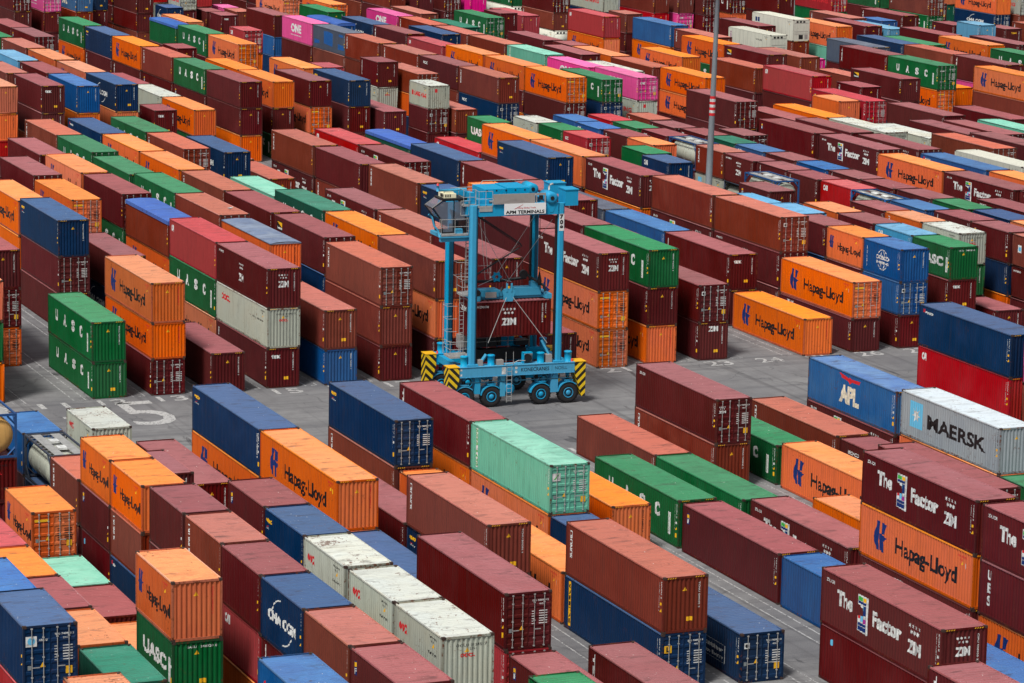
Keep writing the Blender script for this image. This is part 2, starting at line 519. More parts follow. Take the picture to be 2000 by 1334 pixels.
def side_art(logo, L, H, col, var):
    a = Art(); l = LEN[L]; big = L != 20
    if logo in 'hi':
        if big:
            emblem(a, .125*l, .245*l, .22*H, .80*H)
            a.text('Hapag-Lloyd', .325*l, .86*l, .33*H, .64*H, K_, .028)
        else:
            emblem(a, .06*l, .2*l, .36*H, .76*H)
            a.text('Hapag-Lloyd', .3*l, .93*l, .36*H, .60*H, K_, .022)
    elif logo == 'u':
        if big:
            for ch, c in zip('UASC', (.2, .39, .575, .75)):
                a.text(ch, c*l-.38, c*l+.38, .45*H, .74*H, W_, .06)
        else:
            a.text('UASC', .18*l, .8*l, .34*H, .64*H, W_, .05)
        a.rect(.875*l, .875*l+.3, .2*H, .66*H, W_)
        a.layer = 1; a.stack('UASC', .875*l+.15, .24*H, .62*H, .16, G_); a.layer = 0
    elif logo == 'z':
        c = .48*l
        stars7(a, c, .66*H, .27, .115); a.text('ZIM', c-.55, c+.55, .32*H, .52*H, W_, .05)
        a.text('WWW.ZIM.COM', .04*l, .04*l+1.15, .82*H, .88*H, W_, .03)
    elif logo == 'f':
        a.text('ZIM.COM', .045*l, .115*l, .80*H, .86*H, W_, .03)
        a.text('The', .14*l, .27*l, .47*H, .75*H, W_, .045)
        zem2(a, .312*l, .398*l, .20*H, .86*H)
        u0, u1 = .322*l, .388*l; w = u1-u0
        a.layer = 1
        def r(x0, x1, y0, y1, m):
            a.poly([(u0+x0*w, H*y0), (u0+x1*w, H*y0), (u0+x1*w, H*y1), (u0+x0*w, H*y1)], m)
        r(0, .45, .76, .83, G_); r(.5, 1, .76, .83, Y_); r(0, .95, .705, .75, B_)
        r(.6, .98, .52, .69, B_); r(.5, .72, .60, .68, S_)
        r(0, .3, .44, .49, R_); r(.32, .6, .40, .50, S_); r(.62, 1, .38, .46, V_)
        r(0, 1, .32, .37, B_); r(0, 1, .235, .31, B_)
        a.layer = 0; a.text('Factor', .44*l, .675*l, .42*H, .70*H, W_, .045)
        c = .78*l
        stars7(a, c, .69*H, .3, .13); a.text('ZIM', c-.62, c+.62, .32*H, .55*H, W_, .05)
    elif logo == 'q':
        a.text('ZIM.COM', .045*l, .115*l, .80*H, .86*H, W_, .03)
    elif logo == 'c':
        a.vtext('CRONOS', .05*l if big else .1*l, .36*H, .88*H, .24, W_, .04)
    elif logo == 's':
        a.text('seaco', .03*l, .105*l if big else .17*l, .76*H, .86*H, Y_, .06)
        a.poly([(.04*l, .7*H), (.055*l, .67*H), (.075*l, .7*H), (.055*l, .69*H)], R_)
        a.text('A GE SeaCo Company', .035*l, .1*l, .645*H, .67*H, W_, .03)
    elif logo == 'S':
        a.text('GE', .04*l, .065*l, .82*H, .9*H, R_, .06); a.text('seaco', .068*l, .15*l, .80*H, .88*H, W_, .06)
    elif logo == 'a':
        a.text('CAI', .045*l if big else .08*l, .095*l if big else .2*l, .68*H, .86*H, W_, .07)
    elif logo == 'o':
        a.text('OOCL', .1*l, .27*l, .62*H, .78*H, R_, .06)
        a.text(SER[var % 6], .7*l, .9*l, .6*H, .64*H, K_)
    elif logo == 'm':
        a.rect(.095*l, .22*l, .26*H, .84*H, S_); a.layer = 1; a.star(.1575*l, .56*H, .56, 7, W_, .38); a.layer = 0
        a.text('MAERSK', .275*l, .86*l, .34*H, .66*H, K_, .035)
    elif logo == 'p':
        a.poly([(.36*l, .93*H), (.47*l, .86*H), (.475*l, .92*H), (.49*l, .86*H), (.6*l, .88*H), (.585*l, .80*H), (.5*l, .79*H), (.475*l, .72*H), (.46*l, .79*H), (.385*l, .82*H)], R_)
        a.text('APL', .365*l, .585*l, .25*H, .68*H, C_, .06)
    elif logo == 'C':
        c = .5*l; w = .33*l if not big else .2*l
        a.text('CMA CGM', c-w, c+w, .40*H, .58*H, W_, .05)
        a.arc(c, .48*H, w*.75, .36*H, 100, 165, .07, W_); a.arc(c, .48*H, w*.75, .36*H, -85, -20, .07, W_)
    elif logo == 'E':
        a.text('eco container', .55*l, .83*l, .40*H, .50*H, W_, .04)
        a.text('bio bamboo flooring', .55*l, .83*l, .26*H, .34*H, W_, .02)
        for q in ((.53*l, .85*l, .56*H, .565*H), (.53*l, .85*l, .2*H, .205*H), (.53*l, .532*l, .2*H, .56*H), (.848*l, .85*l, .2*H, .56*H)):
            a.rect(*q, W_)
    elif logo == 'N':
        a.text('ONE', .3*l, .64*l, .40*H, .78*H, W_, .05)
        a.text('OCEAN NETWORK EXPRESS', .3*l, .64*l, .25*H, .30*H, W_, .02)
    elif logo == 'K':
        c = .5*l; a.text('COSCO', c-1.05, c+1.05, .50*H, .63*H, W_, .06); a.text('SHIPPING', c-1.0, c+1.0, .37*H, .45*H, W_, .05)
        for ru, rv in ((.82, .82), (.35, .82)):
            a.arc(c, .5*H, ru, rv, 28, 152, .06, W_); a.arc(c, .5*H, ru, rv, 208, 332, .06, W_)
        a.stack('SEAGO', .09*l, .15*H, .8*H, .16, W_)
    elif logo == '1':
        a.vtext('TEX', .05*l if big else .09*l, .3*H, .9*H, .17, W_, .05)
    elif logo == 't':
        a.vtext('tex', .05*l if big else .09*l, .62*H, .85*H, .14, W_, .05)
    elif logo == 'l':
        u = .045*l if big else .08*l
        a.rect(u, u+.34, .62*H, .84*H, B_); a.layer = 1; a.rect(u+.03, u+.31, .75*H, .82*H, Y_); a.text('F', u+.06, u+.26, .64*H, .73*H, W_)
    elif logo == 'b':
        u = .05*l
        a.rect(u, u+1.35, .6*H, .87*H, K_); a.layer = 1; a.poly([(u+.1, .84*H), (u+1.25, .84*H), (u+1.25, .70*H)], Y_); a.text('Beacon', u+.1, u+1.2, .64*H, .72*H, W_, .05)
    elif logo == 'y':
        a.rect(.12*l, .2*l, .42*H, .62*H, R_); a.text('YANG MING', .24*l, .86*l, .42*H, .62*H, R_, .04)
    elif logo == 'r':
        a.text('K LINE', .3*l, .72*l, .42*H, .66*H, W_, .05) if big and col == 'R' else a.text('ROC', .08*l, .2*l, .7*H, .82*H, W_, .05)
    elif logo == 'd':
        a.rect(.06*l, .085*l, .1*H, .93*H, W_); a.layer = 1; a.stack('DONG FANG', .0725*l, .12*H, .91*H, .2, G_)
    elif logo == 'L':
        a.rect(.045*l, .07*l, .08*H, .92*H, Y_); a.layer = 1; a.stack('CAPITAL', .0575*l, .12*H, .88*H, .2, K_)
    elif logo == 'e':
        a.stack('UES', .08*l, .18*H, .88*H, .3, W_)
    elif logo == 'n':
        a.text('BRONCO', .08*l, .2*l, .72*H, .80*H, W_, .05)
    elif logo == 'X':
        a.poly([(.12*l, .70*H), (.16*l, .74*H), (.26*l, .42*H), (.22*l, .38*H)], R_); a.layer = 1; a.poly([(.22*l, .72*H), (.27*l, .70*H), (.14*l, .36*H), (.1*l, .40*H)], Y_)
    elif logo == 'x':
        a.text('TOUAX', .08*l, .33*l, .68*H, .82*H, Y_, .06)
    elif logo == 'g':
        a.text('TRITON', .1*l, .3*l, .7*H, .78*H, R_ if col == 'W' else W_, .03)
    elif logo == 'w':
        a.text('W A L', .1*l, .2*l, .76*H, .9*H, W_, .08)
    elif logo == 'j':
        a.rect(.14*l, .23*l, .45*H, .68*H, W_); a.layer = 1; a.rect(.15*l, .22*l, .5*H, .62*H, S_)
    elif logo == 'v':
        a.disc(.1*l, .74*H, .16, S_)
    elif logo == 'o2':
        pass
    elif logo == '*':
        a.vtext('MSC', .06*l, .3*H, .8*H, .3, V_, .05); a.text('N YK LINE', .66*l, .8*l, .62*H, .7*H, K_, .03)
    elif logo == '@':
        a.rect(.08*l, .125*l, .6*H, .8*H, B_); a.rect(.14*l, .185*l, .6*H, .8*H, B_)
    elif logo == '!' and col == 'E':
        a.poly([(.33*l, .3*H), (.6*l, .24*H), (.62*l, .8*H), (.5*l, .86*H), (.34*l, .84*H)], 10); a.poly([(.04*l, .2*H), (.2*l, .24*H), (.19*l, .38*H), (.05*l, .4*H)], 10); a.poly([(.76*l, .2*H), (.95*l, .22*H), (.94*l, .42*H), (.77*l, .44*H)], 10); a.rect(.8*l, .93*l, .76*H, .87*H, 10)
    a.layer = 0; small_marks(a, L, H, logo, col, var)
    return a

def end_art(logo, L, H, col, door, var):
    a = Art(); ink = K_ if col in 'OPWF' else W_
    if door:
        a.text(SER[var % 6][:4], 1.42, 1.66, H-.5, H-.41, ink, .03); a.text(SER[var % 6][5:], 1.72, 2.28, H-.5, H-.41, ink, .03)
        a.text('22G1' if L == 20 else '45G1', 1.78, 2.05, H-.68, H-.6, ink, .03)
        for i in range(6):
            z = H-1.02-i*.125
            a.rect(1.4, 1.56, z, z+.045, ink); a.rect(1.78, 2.22, z, z+.05, ink)
        a.poly([(.75, 1.0), (1.0, 1.0), (.875, 1.22)], Y_)
        if var % 2: a.rect(1.9, 2.2, .62, .96, Y_)
        a.rect(.2, .36, .9, 1.1, GREYL and E_)
        if logo in 'hi': a.rect(.15, .95, H-.56, H-.42, Y_)
        elif logo == 'k':
            a.rect(.12, .62, H-.95, H-.48, W_); a.layer = 1; a.disc(.37, H-.7, .17, S_); a.text('ARKAS', .7, 1.1, H-.72, H-.62, W_, .05)
        elif logo == 'L': a.rect(.14, .55, H-1.0, H-.62, Y_); a.layer = 1; a.text('L', .25, .45, H-.95, H-.68, K_, .06)
        elif logo in 'zqfM': stars7(a, .4, H-.62, .12, .05); a.text('ZIM', .15, .65, H-.9, H-.74, W_, .06)
        elif logo in 'd': a.rect(.12, .62, H-.95, H-.5, W_); a.layer = 1; a.poly([(.2, H-.88), (.3, H-.88), (.55, H-.56), (.45, H-.56)], G_)
        elif logo == 'N': a.text('ONE', .25, .8, H-.75, H-.5, W_, .06)
        elif logo == 'u': a.text('UASC', .2, .8, H-.72, H-.58, W_, .05)
        elif var % 2: a.rect(.2, .5, H-.8, H-.5, W_); a.layer = 1; a.disc(.35, H-.65, .1, K_)
    else:
        if logo == 'u' and L == 20: a.text('UACU', .7, 1.15, H-.36, H-.25, W_, .02); a.text('348320 8', 1.35, 2.15, H-.36, H-.25, W_, .02)
        elif logo == 'o':
            a.text('OOLU 3154517', .65, 2.1, H-.5, H-.38, K_, .01); a.text('22G1', 1.3, 1.6, H-.66, H-.56, K_, .01); a.text('OOCL', .85, 1.55, H-.98, H-.8, R_, .06)
        else: a.vtext(SER[var % 6], 1.98, .42*H, .88*H, .085, R_ if logo in 'hi' else ink, .02)
        if logo in 'zf':
            if logo == 'z' and L == 40 and var % 2 == 0: a.text('ZIM', .8, 1.6, .76*H, .90*H, W_, .06)
            else: stars7(a, 1.15, .76*H, .2, .08); a.text('ZIM', .75, 1.55, .52*H, .68*H, W_, .06)
        elif logo == 't': a.text('tex', .35, 1.05, .74*H, .86*H, W_, .07)
        elif logo == 'x': a.text('TOUAX', .8, 1.6, .76*H, .84*H, Y_, .05)
        elif logo == 'y': a.rect(.75, 1.05, .7*H, .85*H, R_)
        else: a.poly([(1.05, .74*H), (1.3, .74*H), (1.175, .74*H+.22)], Y_)
        if logo in 'tl1c' or var % 3 == 0:
            if col not in 'OPWF': a.rect(1.3, 1.62, .2*H, .2*H+.22, Y_)
    a.layer = 0
    if H > 2.7 and L != 20:
        for u0 in (.18, 1.72):
            for i in range(4):
                x = u0+i*.13; a.poly([(x, H-.09), (x+.06, H-.09), (x+.11, H-.03), (x+.05, H-.03)], Y_)
    return a

def m_side(logo, L, H, col, var):
    def fn():
        br = SB[L]; dfn = depth_fn(br)
        if logo in '*@': br, dfn = [], (lambda u: 0.)
        return side_art(logo, L, H, col, var).mesh('side_marking', [b[0] for b in br], P_sideL(L), dfn)
    ck = 'O' if col in 'OP' else ('W' if col == 'W' else ('R' if col == 'R' and logo == 'r' else 'x'))
    if logo == '!' : ck = col
    return cached(('s', logo, L, H, ck, var), fn)
def m_endart(logo, L, H, col, door, var):
    def fn():
        a = end_art(logo, L, H, col, door, var); e = LEN[L]/2
        if door:
            return a.mesh('door_marking', [], lambda u, v, d, k: Vector((e-.024+.004*k, u-HW, v)), lambda u: 0.)
        dfn = depth_fn(EB)
        return a.mesh('end_marking', [b[0] for b in EB], lambda u, v, d, k: Vector((e-.016+.004*k-(d if v < H-.1 else -.014), u-HW, v)), dfn)
    ck = 'O' if col in 'OP' else ('W' if col == 'W' else ('M' if col == 'M' else 'x'))
    if ck == 'M' and var != 5: ck = 'x'
    lg = logo if logo in 'hiuoztfxyklLNd1cq' else '-'
    return cached(('e', lg, L, H, ck, door, var), fn)
def m_tarp(L, H, drop):
    bm = bmesh.new(); l = LEN[L]; n = 24
    prev = None
    for i in range(n+1):
        x = -l/2+l*i/n; sag = .03*math.sin(i*1.9)
        row = [bm.verts.new((x, y, H+z+(sag if k in (2, 3, 4) else 0))) for k, (y, z) in enumerate(((-HW-.02, -drop), (-HW-.02, .0), (-.7, .05), (0, .08), (.7, .05), (HW+.02, .0), (HW+.02, -drop)))]
        if prev:
            for k in range(6): bm.faces.new((prev[k], row[k], row[k+1], prev[k+1]))
        prev = row
    for s in (-1, 1):
        x = s*(l/2+.012)
        vs = [bm.verts.new((x, y, H+z)) for y, z in ((-HW, -drop), (HW, -drop), (HW, .0), (0, .07), (-HW, .0))]
        bm.faces.new(vs)
    me = mesh_from(bm, 'tarpaulin'); me.materials.append(None)
    return me
def m_tank(L):
    bm = bmesh.new(); r = 1.08; l = LEN[L]/2
    prof = [(.05, -l+.12), (.6, -l+.14), (.95, -l+.22), (r, -l+.4), (r, l-.4), (.95, l-.22), (.6, l-.14), (.05, l-.12)]
    lathe(bm, prof, (0, 0, 1.28), 'x', 32, 0)
    for x in (-1.6, 0, 1.6):
        lathe(bm, [(r+.005, x-.03), (r+.02, x-.03), (r+.02, x+.03), (r+.005, x+.03)], (0, 0, 1.28), 'x', 32, 0)
    me = mesh_from(bm, 'tank_shell'); me.materials.append(None)
    return me
def m_tframe(L, H):
    bm = bmesh.new(); e = LEN[L]/2; w = .13
    for sx in (-1, 1):
        for sy in (-1, 1):
            xs = sorted((sx*e, sx*(e-w))); ys = sorted((sy*HW, sy*(HW-w)))
            box(bm, xs[0], xs[1], ys[0], ys[1], 0, H)
        xs = sorted((sx*(e-.01), sx*(e-w+.01)))
        box(bm, xs[0], xs[1], -HW+w, HW-w, H-w, H-.004); box(bm, xs[0], xs[1], -HW+w, HW-w, .004, w)
        for sy in (-1, 1):
            for z0, z1 in ((H-.14, H-.62), (.14, .6)):
                tube(bm, [(sx*(e-.06), sy*(HW-.55), z0), (sx*(e-.06), sy*(HW-.1), z1)], .06, 4)
    for sy in (-1, 1):
        ys = sorted((sy*(HW-.01), sy*(HW-w+.02)))
        box(bm, -e+w, e-w, ys[0], ys[1], H-.11, H-.006); box(bm, -e+w, e-w, ys[0], ys[1], .006, .11)
        for sx in (-1, 1):
            tube(bm, [(sx*(e-w), sy*(HW-.07), H-.7), (sx*(e-.9), sy*(HW-.07), H-.08)], .045, 4)
            tube(bm, [(sx*(e-w), sy*(HW-.07), .7), (sx*(e-.9), sy*(HW-.07), .08)], .045, 4)
    me = mesh_from(bm, 'tank_frame'); me.materials.append(None)
    return me
def m_walk(L, H):
    bm = bmesh.new(); e = LEN[L]/2
    for y0, y1 in ((-.85, -.3), (.3, .85)):
        for k in range(4):
            x0 = -e+.2+k*(2*e-.4)/4; box(bm, x0+.02, x0+(2*e-.4)/4-.02, y0, y1, H-.07, H-.045, 0)
    for x in (-1.2, .6): box(bm, x, x+.75, -.26, .26, H-.1, H+.03, 1)
    for k in range(9):
        x = -e+.3+k*(2*e-.6)/8; box(bm, x-.025, x+.025, -HW+.14, HW-.14, H-.09, H-.072, 0)
    me = mesh_from(bm, 'tank_walkway'); me.materials.append(None); me.materials.append(None)
    return me
def m_reefer(L, H):
    bm = bmesh.new(); e = LEN[L]/2
    box(bm, e-.05, e-.02, -HW+.1, HW-.1, .14, H-.1, 0)
    for z0, z1 in ((1.25, 1.3), (.95, 1.0), (H-.5, H-.46)): box(bm, e-.019, e-.004, -HW+.2, HW-.2, z0, z1, 2)
    for y in (-.75, -.25, .25): box(bm, e-.019, e+.0, y, y+.3, H-.44, H-.2, 1)
    box(bm, e-.019, e+.002, -.35, .25, .3, .85, 1); box(bm, e-.019, e+.002, .5, .95, .3, .85, 2)
    me = mesh_from(bm, 'refrigeration_unit')
    for _ in range(3): me.materials.append(None)
    return me

def pieces(L, H, spec, var, rich):
    """(name, mesh, materials, subparts) of one container"""
    c, logo, end = spec[0], spec[1], spec[2]
    out = []
    tank = logo == '!' and c in 'WY'
    if tank:
        fm = WALL['U'] if (c == 'Y' or var % 2 == 0) else FRM['E']
        shell = WALL['W'] if c == 'W' else YSHELL
        out.append(('tank_shell', cached(('tk', L), lambda: m_tank(L)), [shell], []))
        out.append(('frame', cached(('tf', L, H), lambda: m_tframe(L, H)), [fm], []))
        out.append(('walkway', cached(('tw', L, H), lambda: m_walk(L, H)), [STEEL, WHITE], []))
        return out
    reef = logo in '*@' or (logo == 'g' and c == 'W')
    if reef:
        out.append(('walls', cached(('f', L, H), lambda: m_flat(L, H)), [REEF, GREYL], []))
        out.append(('roof', cached(('r', L, H), lambda: m_roof(L, H)), [REEF], []))
        out.append(('frame', cached(('fr', L, H), lambda: m_frame(L, H)), [REEF, RUSTY, REEF], []))
        out.append(('refrigeration_unit', cached(('ru', L, H), lambda: m_reefer(L, H)), [REEF, DARK, GREYP], []))
        out.append(('lettering', m_side(logo, L, H, c, var), LM, []))
        return out
    out.append(('walls', cached(('b', L, H), lambda: m_body(L, H)), [WALL[c], FLOORM], []))
    if logo in '~=':
        out.append(('tarpaulin', cached(('t', L, H, logo), lambda: m_tarp(L, H, .3 if logo == '~' else .06)), [TARPB if logo == '~' else TARPG], []))
    else:
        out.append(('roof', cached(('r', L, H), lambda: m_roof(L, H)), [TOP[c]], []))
    out.append(('frame', cached(('fr', L, H), lambda: m_frame(L, H)), [FRM[c], RUSTY, TOP[c]], []))  # roof colour on the top rails paints in the light they catch
    out.append(('lettering', m_side(logo, L, H, c, var), LM, []))
    if end == 'D':
        for s in (-1, 1):
            sub = []
            if rich:
                sub = [('locking_bar', cached(('lb', L, H, s, k), lambda: m_bar(L, H, s, k)), [STEEL]) for k in (0, 1)]
                me = cached(('dn', L, H, s), lambda: m_door(L, H, s, False))
            else:
                me = cached(('d', L, H, s), lambda: m_door(L, H, s, True))
            out.append(('door', me, [WALL[c], STEEL], sub))
        out.append(('door_lettering', m_endart(logo, L, H, c, True, var), LM, []))
    else:
        out.append(('end_wall', cached(('en', L, H), lambda: m_end(L, H)), [WALL[c]], [('end_lettering', m_endart(logo, L, H, c, False, var), LM)]))
    return out
REEF = paint('white_reefer_paint', (204, 204, 190), (176, 172, 158), .3, .35, .25, .45)
YSHELL = paint('yellow_tank_paint', (206, 158, 66), (220, 184, 110), .3, .2, .3, .4)

